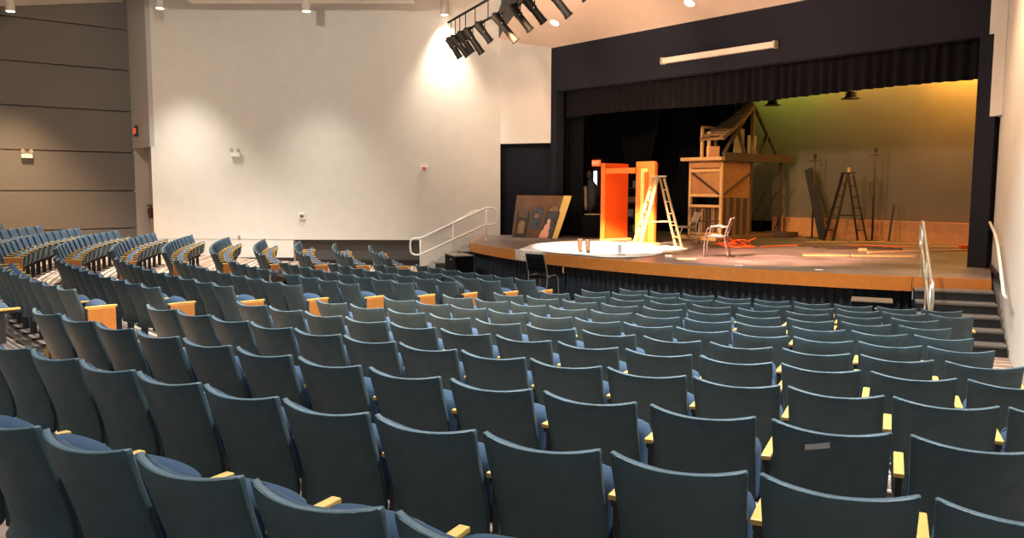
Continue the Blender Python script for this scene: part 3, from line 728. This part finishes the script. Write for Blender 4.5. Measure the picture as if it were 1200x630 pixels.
for cx, zt, r, mm in ((.28, .42, .10, mt), (1.16, .70, .155, mb), (.28, .80, .14, mat('painted_umber', (.09, .05, .03), .8, noise=.3)), (1.16, .90, .12, mt)):
    bm = NB(); arch(bm, cx, {.42: .12, .70: 0, .80: .62, .90: .83}[zt] , zt if zt != .90 else .86, r, -.014); obj('arch', bm, mm, t)
bm = NB(); arch(bm, .70, .62, .70, .06, -.014); obj('window', bm, mt, t)
bm = NB(); pts = [(.96, 0), (1.24, 0), (1.25, .14), (1.21, .22), (1.23, .34), (1.18, .44), (1.20, .52), (1.14, .60), (1.09, .54), (1.11, .44), (1.05, .38), (1.04, .26), (.99, .20)]
a = [bm.verts.new(T @ Vector((x + sk*z/H*(x/W)-.04, -.020, z))) for x, z in pts]; b = [bm.verts.new(T @ Vector((x + sk*z/H*(x/W)-.04, -.015, z))) for x, z in pts]
bm.faces.new(a); bm.faces.new(b[::-1])
for k in range(len(pts)): bm.faces.new((a[(k+1) % len(pts)], a[k], b[k], b[(k+1) % len(pts)]))
obj('pink_figure', bm, mat('painted_pink', (.80, .36, .24), .7, noise=.08), t)

# ------------------------------------------------------------------ orange doorway
t = thing('orange_doorway', 'bright orange scenery doorway with two tall side walls', 'doorway')
bm = NB(); box(bm, (.09, 1.0, 2.2), (-3.40, -9.17, 2.1), bev=.004); obj('left_jamb', bm, M_orange_shade, t)
bm = NB(); box(bm, (.14, .06, 2.2), (-3.36, -9.70, 2.1), bev=.004); obj('left_edge_board', bm, M_orange_lit, t)
bm = NB(); box(bm, (.66, .09, 2.22), (-1.90, -9.55, 2.11), bev=.004); box(bm, (.09, .7, 2.2), (-2.18, -9.16, 2.1)); obj('right_panel', bm, M_orange_lit, t)
bm = NB(); box(bm, (.12, .04, 2.02), (-1.96, -9.62, 2.02)); box(bm, (.12, .04, .10), (-1.84, -9.62, 2.98)); obj('pale_moulding', bm, mat('cream_orange', (.90, .45, .14), .5, noise=.05), t)
bm = NB(); box(bm, (.12, .06, 1.9), (-1.84, -9.61, 2.0)); obj('inset_board', bm, M_orange_shade, t)
bm = NB(); box(bm, (1.18, .12, .15), (-2.80, -9.62, 2.98), bev=.004); obj('lintel', bm, M_orange_lit, t)
bm = NB(); box(bm, (.22, 1.1, .05), (-3.32, -9.20, 1.03)); box(bm, (.9, .3, .04), (-1.9, -9.60, 1.022)); obj('base_board', bm, M_pine, t)

# ------------------------------------------------------------------ ladders
def ladder(label, c, rz, h, spread, wb, wt, mats, n=6, name='step_ladder'):
    t = thing(name, label, 'ladder', c, rz)
    fr, re = [], []
    for s in (-1, 1):
        bm = NB(); beam(bm, (s*wb/2, -spread/2, 0), (s*wt/2, -.08, h), .03, .075, (0, 1, 0)); obj('front_rail', bm, mats[0], t)
        bm = NB(); beam(bm, (s*wb/2*.95, spread/2, 0), (s*wt/2*.95, .08, h-.05), .028, .05, (0, 1, 0)); obj('rear_rail', bm, mats[0], t)
        bm = NB(); beam(bm, (s*(wb*.35+wt*.15), -spread*.33, h*.38), (s*(wb*.35+wt*.15), spread*.33, h*.38), .008, .02); obj('spreader', bm, mats[1], t)
    for k in range(1, n):
        f = k/n; w = wb*(1-f)+wt*f; y = -spread/2*(1-f) - .08*f
        bm = NB(); box(bm, (w, .08, .025), (0, y, h*f)); obj('step', bm, mats[1], t)
        if k % 1 == 0:
            bm = NB(); box(bm, (w*.92, .03, .025), (0, -y*1.0, h*f*.98)); obj('rear_rung', bm, mats[1], t)
    bm = NB(); box(bm, (wt+.06, .26, .04), (0, 0, h), bev=.006); obj('top_cap', bm, mats[2], t)
    return t
ladder('tall pale aluminium stepladder standing in the bright spotlight', (-.40, -10.80, 1.0), radians(-32), 1.79, 1.12, .52, .34, (M_alu, M_alu, mat('ladder_cap', (.5, .42, .3), .5, noise=.1)))
lm = mat('dim_ladder_wood', (.024, .015, .010), .6, noise=.2)
l2 = ladder('dark wooden stepladder standing before the cyclorama', (.98, -4.20, 1.0), radians(-32), 1.95, 1.05, .50, .28, (lm, lm, lm))
bm = NB(); cyl(bm, .05, .045, .14, None, 14); tag(obj('paint_can', bm, mat('tan_can', (.5, .36, .2), .5, noise=.1), loc=(.98, -4.20, 2.971)), 'small tan can on top of the dark stepladder', 'can')

# ------------------------------------------------------------------ timber house
t = thing('timber_house', 'unfinished two-storey timber house set with shingled roof', 'scenery house', (0, 0, 0))
hx, hy = -1.58, -6.62      # near corner; front face runs to -X, side face runs to +Y
HW, HD = 1.12, 2.75; z0 = 1.0
def hp(a, b, z): return Vector((hx - a, hy + b, z))   # a along front (towards stage left), b along side (upstage)
bm = NB(); box(bm, (HW+.35, HD+.75, .10), (hx-HW/2, hy+HD/2-.05, 1.06)); obj('base_platform', bm, M_mwood, t)
bm = NB(); box(bm, (HW+.38, .05, .12), (hx-HW/2, hy-.44, 1.06)); obj('base_board', bm, M_pine, t)
bm = NB(); box(bm, (.9, .6, .16), (hx+.2, hy+HD+.05, 1.085), bev=.01); obj('rear_crate', bm, M_dwood, t)  # low dark crate behind the house, kept as its child
for a, b, m_, w_, z_ in ((0, 0, M_pine, .08, 3.3), (HW, 0, M_pine, .08, 3.3), (0, HD*.52, M_dwood, .09, 3.3), (0, HD+.28, M_dwood, .09, 3.4), (HW, HD, M_dwood, .08, 3.3)):
    bm = NB(); box(bm, (w_, w_, z_-1.1), hp(a, b, (z_+1.1)/2)); obj('post', bm, m_, t)
for z_ in (1.16, 1.98, 2.30, 3.02):
    bm = NB(); box(bm, (HW, .05, .08), hp(HW/2, -.03, z_)); obj('cross_rail', bm, M_pine, t)
bm = NB(); box(bm, (HW-.08, .02, .85), hp(HW/2, .03, 2.66)); obj('front_infill', bm, M_ltan, t)
bm = NB(); box(bm, (HW+.02, .03, .20), hp(HW/2, -.03, 3.20)); obj('front_fascia', bm, M_ltan, t)
bm = NB(); beam(bm, hp(HW-.08, -.04, 2.95), hp(.05, -.04, 2.32), .03, .11, (0, 1, 0)); obj('brace', bm, M_dwood, t)
bm = NB(); beam(bm, hp(-.04, .06, 2.34), hp(-.04, HD*.50, 2.98), .03, .12, (1, 0, 0)); obj('brace', bm, M_dwood, t)
bm = NB(); box(bm, (.02, HD*.50, 1.05), hp(.0, HD*.26, 2.75)); obj('side_infill', bm, M_ltan, t)
for k in range(8):
    bm = NB(); box(bm, (.025, .15, 1.10 + .03*(k % 3)), hp(-.02, .12 + k*.17, 1.66)); obj('side_plank', bm, M_mwood if k % 2 else M_dwood, t)
for k in range(6):
    bm = NB(); box(bm, (.14, .02, .75), hp(.14 + k*.17, .05, 1.55)); obj('front_plank', bm, M_mwood if k % 2 else M_dwood, t)
bm = NB(); beam(bm, hp(HW*.55, -.08, 1.1), hp(HW*.55, -.08, 1.9), .03, .03); obj('thin_stick', bm, M_pine, t)
# deck between the floors
bm = NB(); box(bm, (HW+.34, .30, .10), hp(HW/2+.02, -.12, 3.36)); box(bm, (HW+.2, HD+.6, .06), hp(HW/2, HD/2, 3.36)); obj('deck', bm, M_pine, t)
bm = NB(); beam(bm, hp(-.12, -.10, 3.42), hp(-.12, HD+.75, 3.42), .10, .24, (0, 0, 1)); obj('side_beam', bm, M_dwood, t)
# upper storey
for a, b, z_ in ((HW*.62, -.05, 4.32), (HW*.40, -.05, 4.15), (HW*.62, .6, 4.3)):
    bm = NB(); box(bm, (.08, .07, z_-3.4), hp(a, b, (z_+3.4)/2)); obj('upper_post', bm, M_pine, t)
bm = NB(); box(bm, (.05, .9, .06), hp(HW*.62, .35, 4.30)); obj('upper_rail', bm, M_pine, t)
bm = NB(); prism(bm, [(hx-.52, hy-.08), (hx-.06, hy-.08), (hx-.06, hy-.05), (hx-.52, hy-.05)], 3.42, 3.72); obj('gable_board', bm, M_ltan, t)
apex = hp(-.1, 1.30, 4.98)
for (p, q, m_) in ((apex, hp(-.1, -.08, 3.50), M_dwood), (apex, hp(-.1, 2.62, 3.52), M_dwood), (apex, hp(-.1, 1.32, 3.5), M_mwood),
                   (hp(-.1, .55, 4.25), hp(-.1, .95, 3.5), M_dwood), (hp(-.1, .55, 4.25), hp(-.1, -.05, 3.5), M_dwood), (hp(-.1, 2.05, 4.10), hp(-.1, 1.72, 3.5), M_dwood)):
    bm = NB(); beam(bm, p, q, .05, .11, (1, 0, 0)); obj('gable_timber', bm, m_, t)
bm = NB(); box(bm, (.03, .5, .75), hp(.15, 1.0, 3.9)); box(bm, (.03, .45, .6), hp(.15, 1.65, 3.8)); obj('inner_board', bm, mat('pale_board', (.42, .33, .2), .7, noise=.2), t)
bm = NB()
cr = random.Random(4)
def roofpt(u, v):   # u 0..1 away from gable, v 0..1 down the slope
    y = 1.30 - 1.50*v; z = 5.02 - 1.06*v**.74 - .02*v
    return hp(-.16 + u*(.34 + .50*v), y, z)
gridsurf(bm, roofpt, 4, 8, lambda u, v: roofpt(u, v) - Vector((0, -.03, .05))); obj('roof_deck', bm, M_mwood, t)
rows = 11
bm = NB()
for r in range(rows):
    v = (r+.1)/rows; nsh = 5 + r//2
    for c in range(nsh):
        u = (c + .5*(r % 2))/nsh; 
        if u > 1: continue
        p = roofpt(u, v); p2 = roofpt(u, min(1, v+.13)); d = p2-p; L = d.length
        w_ = (.30+.75*v)/nsh*.94
        beam(bm, p+Vector((0, -.01, .03+cr.uniform(0, .02))), p2+Vector((cr.uniform(-.02, .02), -.05, .05+cr.uniform(0, .04))), w_, .018, (1, 0, 0) if False else (0, 0, 1))
obj('shingles', bm, M_shing, t)

# ------------------------------------------------------------------ chairs
def folding_chair(label, c, rz, arms=False, m=None, fab=None):
    m = m or mat('chair_metal', (.30, .26, .22), .35, metal=.6, noise=.05); fab = fab or mat('chair_vinyl', (.16, .13, .11), .5, noise=.1)
    t = thing('stacking_chair', label, 'chair', c, rz)
    # faces +Y locally
    bm = NB(); box(bm, (.43, .42, .035), (0, 0, .45), bev=.012); obj('seat', bm, fab, t)
    bm = NB(); gridsurf(bm, lambda u, v: Vector(((u-.5)*.42, -.24 - .09*v + .03*(1-(2*u-1)**2)*-1, .56 + .30*v)), 8, 4, lambda u, v: Vector(((u-.5)*.42, -.215 - .09*v - .03*(1-(2*u-1)**2), .56 + .30*v))); obj('backrest', bm, fab, t)
    for s in (-1, 1):
        bm = NB(); tube(bm, smoothpath([(s*.22, .24, .012), (s*.215, .19, .44), (s*.215, -.18, .45)], 4), .012, 8); obj('leg', bm, m, t)
        bm = NB(); tube(bm, smoothpath([(s*.22, -.28, .012), (s*.22, -.20, .42), (s*.22, -.24, .62), (s*.215, -.335, .87)], 4), .012, 8); obj('leg', bm, m, t)
        if arms:
            bm = NB(); tube(bm, smoothpath([(s*.24, .2, .45), (s*.25, .17, .62), (s*.25, .05, .665), (s*.24, -.22, .66)], 4), .012, 8); box(bm, (.04, .22, .02), (s*.25, 0, .68), bev=.006); obj('armrest', bm, m, t)
    bm = NB(); tube(bm, [(-.22, -.27, .12), (.22, -.27, .12)], .009, 6); obj('crossbar', bm, m, t)
    return t
folding_chair('grey metal armchair alone at the front of the stage', (2.0, -11.65, 1.0), radians(118), True)
folding_chair('grey metal chair behind the bright stepladder', (-1.15, -8.75, 1.0), radians(150), False)
folding_chair('black backed metal chair on the floor before the stage skirt', (-.42, -14.60, 0), radians(16), False, fab=M_velour).scale = (1.1, 1.1, 1.25)
# little table behind the ladder
t = thing('small_table', 'small thin legged table behind the spotlit stepladder', 'table', (-.75, -8.3, 1.0), radians(40))
bm = NB(); box(bm, (.55, .4, .03), (0, 0, .62), bev=.006); obj('table_top', bm, M_dwood, t)
for sx in (-1, 1):
    for sy in (-1, 1):
        bm = NB(); tube(bm, [(sx*.24, sy*.17, 0.002), (sx*.24, sy*.17, .61)], .012, 6); obj('leg', bm, M_steel, t)

# ------------------------------------------------------------------ drop cloth, boots, litter
t = thing('drop_cloth', 'crumpled white drop cloth on stage spilling over the edge', 'cloth')
outl = [(-1.45, -13.93), (-2.15, -13.83), (-2.75, -13.1), (-3.55, -12.1), (-3.55, -11.0), (-3.1, -10.0), (-2.2, -10.0), (-1.2, -9.95), (-.4, -9.95), (.25, -10.45), (.1, -11.2), (.75, -12.0), (1.05, -12.9), (.75, -13.7), (.1, -13.75), (-.6, -13.72)]
bm = NB()
P2 = smoothpath([(x, y, 0) for x, y in outl + [outl[0]]], 5)[:-1]
cx = sum(p.x for p in P2)/len(P2); cy = sum(p.y for p in P2)/len(P2)
rings = []
NR = 14
for r in range(NR+1):
    f = r/NR
    rings.append([bm.verts.new((cx+(p.x-cx)*f, cy+(p.y-cy)*f, 1.012 + (0 if r == NR else .010+.014*sin(p.x*f*11+k*.7)*sin(p.y*f*9+k*.4)))) for k, p in enumerate(P2)] if r else None)
c0 = bm.verts.new((cx, cy, 1.02)); n = len(P2)
for k in range(n): bm.faces.new((c0, rings[1][k], rings[1][(k+1) % n]))
for r in range(1, NR):
    for k in range(n): f = bm.faces.new((rings[r][k], rings[r+1][k], rings[r+1][(k+1) % n], rings[r][(k+1) % n])); f.smooth = True
obj('sheet', bm, M_cloth, t)
bm = NB()
R_ = 14.10
def hang(u, v):
    a = -.155 + u*.085; dd = (.26 - .20*max(0, u-.35))*v
    return Vector(((R_+.012*sin(u*17+v*3))*sin(a), -(R_+.012*sin(u*17+v*3))*cos(a), 1.02-dd))
gridsurf(bm, hang, 20, 6, lambda u, v: hang(u, v) + Vector((0, .004, 0))); obj('hanging_flap', bm, mat('patterned_cloth', (.62, .52, .42), .85, noise=.5, nscale=26), t)
def boot(c, rz, lb):
    t = thing('boot', lb, 'boot', c, rz)
    bm = NB(); gridsurf(bm, lambda u, v: Vector(((.052+.008*v)*cos(2*pi*u), (.055+.012*v)*sin(2*pi*u) - .02*v, .05+.25*v)), 14, 6); bmesh.ops.remove_doubles(bm, verts=bm.verts[:], dist=.0005); obj('shaft', bm, M_brown, t)
    bm = NB(); blob(bm, (0, .07, .05), (.045, .10, .05), 2, .03); obj('foot', bm, M_brown, t)
    bm = NB(); box(bm, (.085, .20, .022), (0, .04, .012), bev=.006); obj('sole', bm, M_brown, t)
boot((-.50, -13.40, 1.035), radians(-120), 'left brown boot standing on the white drop cloth')
boot((-.27, -13.38, 1.035), radians(-125), 'right brown boot standing on the white drop cloth')
def coil(name, lb, c, r, turns, m, seed, rad=.012):
    rnd = random.Random(seed); pts = []
    n = int(turns*14)
    for k in range(n):
        a = 2*pi*k/14; rr = r*(.55+.45*sin(k*.37+seed)) 
        pts.append((c[0]+rr*cos(a)+rnd.uniform(-.03, .03), c[1]+rr*.9*sin(a)+rnd.uniform(-.03, .03), c[2]+.015+.24*abs(sin(k*.5+seed))*(1-k/n)**1.5))
    bm = NB(); tube(bm, smoothpath(pts, 3), rad, 6); return tag(obj(name, bm, m), lb, 'cable')
coil('extension_cord', 'tangled orange extension cord beside the metal armchair', (.45, -8.8, 1.0), .55, 7, M_cable, 1, .014)
bm = NB(); tube(bm, smoothpath([(.9, -8.3, 1.014), (1.1, -7.2, 1.014), (1.9, -6.6, 1.014), (2.3, -5.6, 1.014), (3.0, -5.4, 1.014), (3.4, -4.9, 1.014), (3.9, -4.7, 1.014)], 6), .014, 6)
tag(obj('extension_cord', bm, M_cable), 'long orange cord trailing across the stage towards the right', 'cable')
PK = [((3.05, -9.9), (3.75, -9.2), 'pale plank at the left end of the front timber line'), ((3.8, -9.15), (4.75, -8.2), 'pale plank at the right end of the front timber line'),
      ((3.55, -7.9), (4.9, -5.0), 'long pale timber slanting toward the right curtain'), ((.55, -5.6), (1.25, -4.6), 'short pale plank before the dark stepladder'),
      ((1.3, -4.5), (1.95, -3.75), 'short board right behind the dark stepladder feet'), ((2.2, -4.3), (3.2, -3.8), 'thin board lying near the low orange wall'),
      ((1.3, -7.2), (2.9, -5.9), 'dark board in the middle of the stage timber'), ((1.8, -7.3), (3.2, -6.0), 'dark brown board beside the middle one'),
      ((2.2, -7.4), (3.5, -6.1), 'dark board nearest the pale slanting timber'), ((3.3, -5.2), (4.2, -4.4), 'thin strip of wood at far right of stage')]
for i, (a, b, lb) in enumerate(PK):
    bm = NB(); beam(bm, (*a, 1.02), (*b, 1.02), .10 if i < 3 else .09, .035); tag(obj('plank', bm, M_dwood if 6 <= i <= 8 else M_pine), lb, 'plank', None)
LT = [((-.2, -12.9), (.30, .05, .03), M_cloth, 'white scrap at the stage edge below the ladder'), ((1.45, -12.6), (.16, .12, .05), M_cloth, 'small white lump at the stage edge right of the cloth'),
      ((2.05, -12.75), (.40, .16, .02), mat('yellow_paper', (.85, .66, .35), .6, noise=.05), 'flat yellowish board in front of the armchair'), ((3.6, -13.1), (.14, .05, .015), M_cloth, 'small pale tag on the stage edge at centre right'),
      ((5.0, -12.6), (.14, .05, .015), M_cloth, 'small pale tag on the stage edge near the right steps'), ((3.2, -7.5), (.18, .12, .07), M_pine, 'small wood offcut among the stage timber'), ((4.35, -4.6), (.20, .16, .10), M_cable, 'small orange lump at the far right of stage')]
for (x, y), s_, m_, lb in LT:
    bm = NB(); box(bm, s_, (0, 0, s_[2]/2), bev=min(s_)*.2); tag(obj('scrap', bm, m_, loc=(x, y, 1.003 if m_ is not M_cloth or x > 1 else 1.03), rz=.8), lb, 'scrap')
t = thing('glass_jar', 'small clear jar standing on the stage edge in the spotlight', 'jar', (.55, -13.2, 1.04))
bm = NB(); cyl(bm, .05, .05, .22, None, 14); cyl(bm, .12, .12, .015, None, 16); obj('jar_body', bm, M_cloth, t)

# ------------------------------------------------------------------ upstage stands and poles
for (x, y, h, lb) in ((-.45, -3.55, 2.5, 'thin dark boom stand left of the dark stepladder'), (1.42, -3.52, 2.62, 'thin dark boom stand right behind the dark stepladder')):
    t = thing('boom_stand', lb, 'stand', (x, y, 1.0))
    bm = NB(); tube(bm, [(0, 0, .02), (0, 0, h)], .028, 8); obj('pole', bm, lm, t)
    bm = NB(); tube(bm, [(-.18, .0, h-.16), (.18, .0, h-.14)], .014, 6); box(bm, (.07, .07, .12), (0, 0, h-.02)); obj('cross_arm', bm, lm, t)
    bm = NB(); cyl(bm, .20, .18, .03, None, 18); obj('base_plate', bm, M_black, t)
bm = NB(); beam(bm, (-.78, -3.34, 3.1), (.12, -3.9, 1.04), .26, .05, (0, 1, 0)); tag(obj('leaning_board', bm, lm), 'wide dark board leaning against the cyclorama', 'board')
bm = NB(); beam(bm, (1.95, -3.6, 1.04), (1.95, -3.40, 2.05), .05, .03); tag(obj('upright_stick', bm, lm), 'short dark upright stick right of the dark stepladder', 'stick')
for k, (x, lb) in enumerate(((-2.55, 'thin pole leaning right of the timber house, nearest it'), (-2.1, 'thin leaning pole, middle of three beside the house'), (-1.55, 'thin leaning pole farthest from the timber house'))):
    bm = NB(); tube(bm, [(x-.1, -3.75, 1.2), (x+.42, -3.6, 2.35+.05*k)], .018, 6); tag(obj('thin_pole', bm, lm), lb, 'pole')

# ------------------------------------------------------------------ stage left backstage
t = thing('backstage_door', 'brown backstage door with a bright narrow window', 'door', (-11.72, -1.65, 1.0), 0)
bm = NB(); box(bm, (1.1, .08, 2.15), (0, 0, 1.08), bev=.01); obj('door_leaf', bm, mat('door_wood', (.16, .07, .03), .5, noise=.2), t)
bm = NB(); box(bm, (.17, .03, .98), (.15, -.05, 1.72)); obj('window_pane', bm, mat('lit_pane', (1, 1, 1), .3, noise=.01, emit=(.9, .95, 1.0), estr=1.6), t)
bm = NB(); box(bm, (.9, .04, .10), (0, -.06, .98), bev=.01); obj('push_bar', bm, M_black, t)
t = thing('exit_sign', 'small red illuminated exit sign above the backstage door', 'exit sign', (-11.56, -1.66, 3.54))
bm = NB(); box(bm, (.46, .07, .26), (0, 0, 0), bev=.01); obj('sign_box', bm, mat('exit_glow', (.8, .1, .03), .4, noise=.02, emit=(1, .16, .04), estr=1.0), t)
cu = bpy.data.curves.new('exit_letters', 'FONT'); cu.body = 'EXIT'; cu.size = .20; cu.extrude = .003; cu.align_x = 'CENTER'; cu.align_y = 'CENTER'
to = bpy.data.objects.new('tmp', cu); COL.objects.link(to); dg = bpy.context.evaluated_depsgraph_get()
me = bpy.data.meshes.new_from_object(to.evaluated_get(dg)); bpy.data.objects.remove(to)
me.materials.append(mat('exit_letter', (1, .5, .3), .4, noise=.02, emit=(1, .45, .25), estr=1.3)); lo_ = bpy.data.objects.new('lettering', me); COL.objects.link(lo_); lo_.parent = t
lo_.location = (0, -.042, 0); lo_.rotation_euler = (pi/2, 0, 0)
# coat stand
t = thing('coat_stand', 'dark costume rack with hanging coat and pale scarf at stage left', 'coat rack', (-4.55, -9.15+.35, 1.0), radians(30))
t.location = (-5.35, -8.25, 1.0)
bm = NB(); tube(bm, [(0, 0, .02), (0, 0, 1.95)], .022, 8); cyl(bm, .25, .22, .03, None, 18); obj('pole', bm, M_black, t)
bm = NB(); blob(bm, (.04, 0, 1.28), (.20, .15, .52), 6, .12); obj('coat', bm, M_bag, t)
bm = NB(); blob(bm, (-.02, -.02, 1.92), (.10, .10, .12), 9, .12); obj('hat', bm, M_brown, t)
bm = NB(); gridsurf(bm, lambda u, v: Vector((-.16+.10*u+.03*v, -.17-.02*sin(u*6), 1.55-.75*v)), 5, 6, lambda u, v: Vector((-.16+.10*u+.03*v, -.155-.02*sin(u*6), 1.55-.75*v))); obj('scarf', bm, mat('tan_scarf', (.35, .26, .18), .8, noise=.3), t)
t = thing('prop_table', 'dark covered table with pale papers beside the costume rack', 'table', (-4.85, -8.6, 1.0), radians(30))
bm = NB(); box(bm, (.55, .45, .68), (0, 0, .34), bev=.03); obj('table_body', bm, M_velour, t)
bm = NB(); box(bm, (.5, .32, .02), (0, 0, .70), xf(rz=.2)); obj('papers', bm, mat('tan_paper', (.5, .36, .2), .7, noise=.2), t)
t = thing('equipment_shelf', 'black equipment shelf seen through the orange doorway', 'shelf', (-4.35, -7.2, 1.0), radians(20))
for sx in (-1, 1):
    for sy in (-1, 1):
        bm = NB(); box(bm, (.03, .03, 1.55), (sx*.4, sy*.2, .78)); obj('upright', bm, M_black, t)
for z in (.15, .6, 1.05, 1.5):
    bm = NB(); box(bm, (.84, .44, .02), (0, 0, z)); obj('shelf_board', bm, M_black, t)
for i, (x, z, s_, m_) in enumerate(((-.18, .62, (.3, .25, .22), M_dgrey), (.2, .62, (.26, .2, .14), M_white), (-.1, 1.07, (.4, .25, .16), M_dwood), (.15, .17, (.4, .3, .2), M_dgrey), (.1, 1.52, (.34, .25, .2), M_dgrey))):
    bm = NB(); box(bm, s_, (0, 0, s_[2]/2), bev=.01)
    o = obj('box', bm, m_, rz=radians(20)); v = Matrix.Rotation(radians(20), 4, 'Z') @ Vector((x, -.02, z+.0)); o.location = Vector((-4.35, -7.2, 1.0)) + v
    tag(o, ['grey box on the second shelf of equipment shelf', 'white box on the second shelf of equipment shelf', 'brown box on the third shelf of equipment shelf', 'grey box on the bottom shelf of equipment shelf', 'grey box on top of the equipment shelf'][i], 'box', 'boxes on the equipment shelf')
bm = NB(); tube(bm, smoothpath([(2.4*0-.35, -14.05, .74), (-.35, -14.07, .66), (-.33, -14.06, .60)], 4), .016, 6)
tag(obj('hanging_strap', bm, M_pine), 'short pale strap hanging from the stage skirt', 'strap')
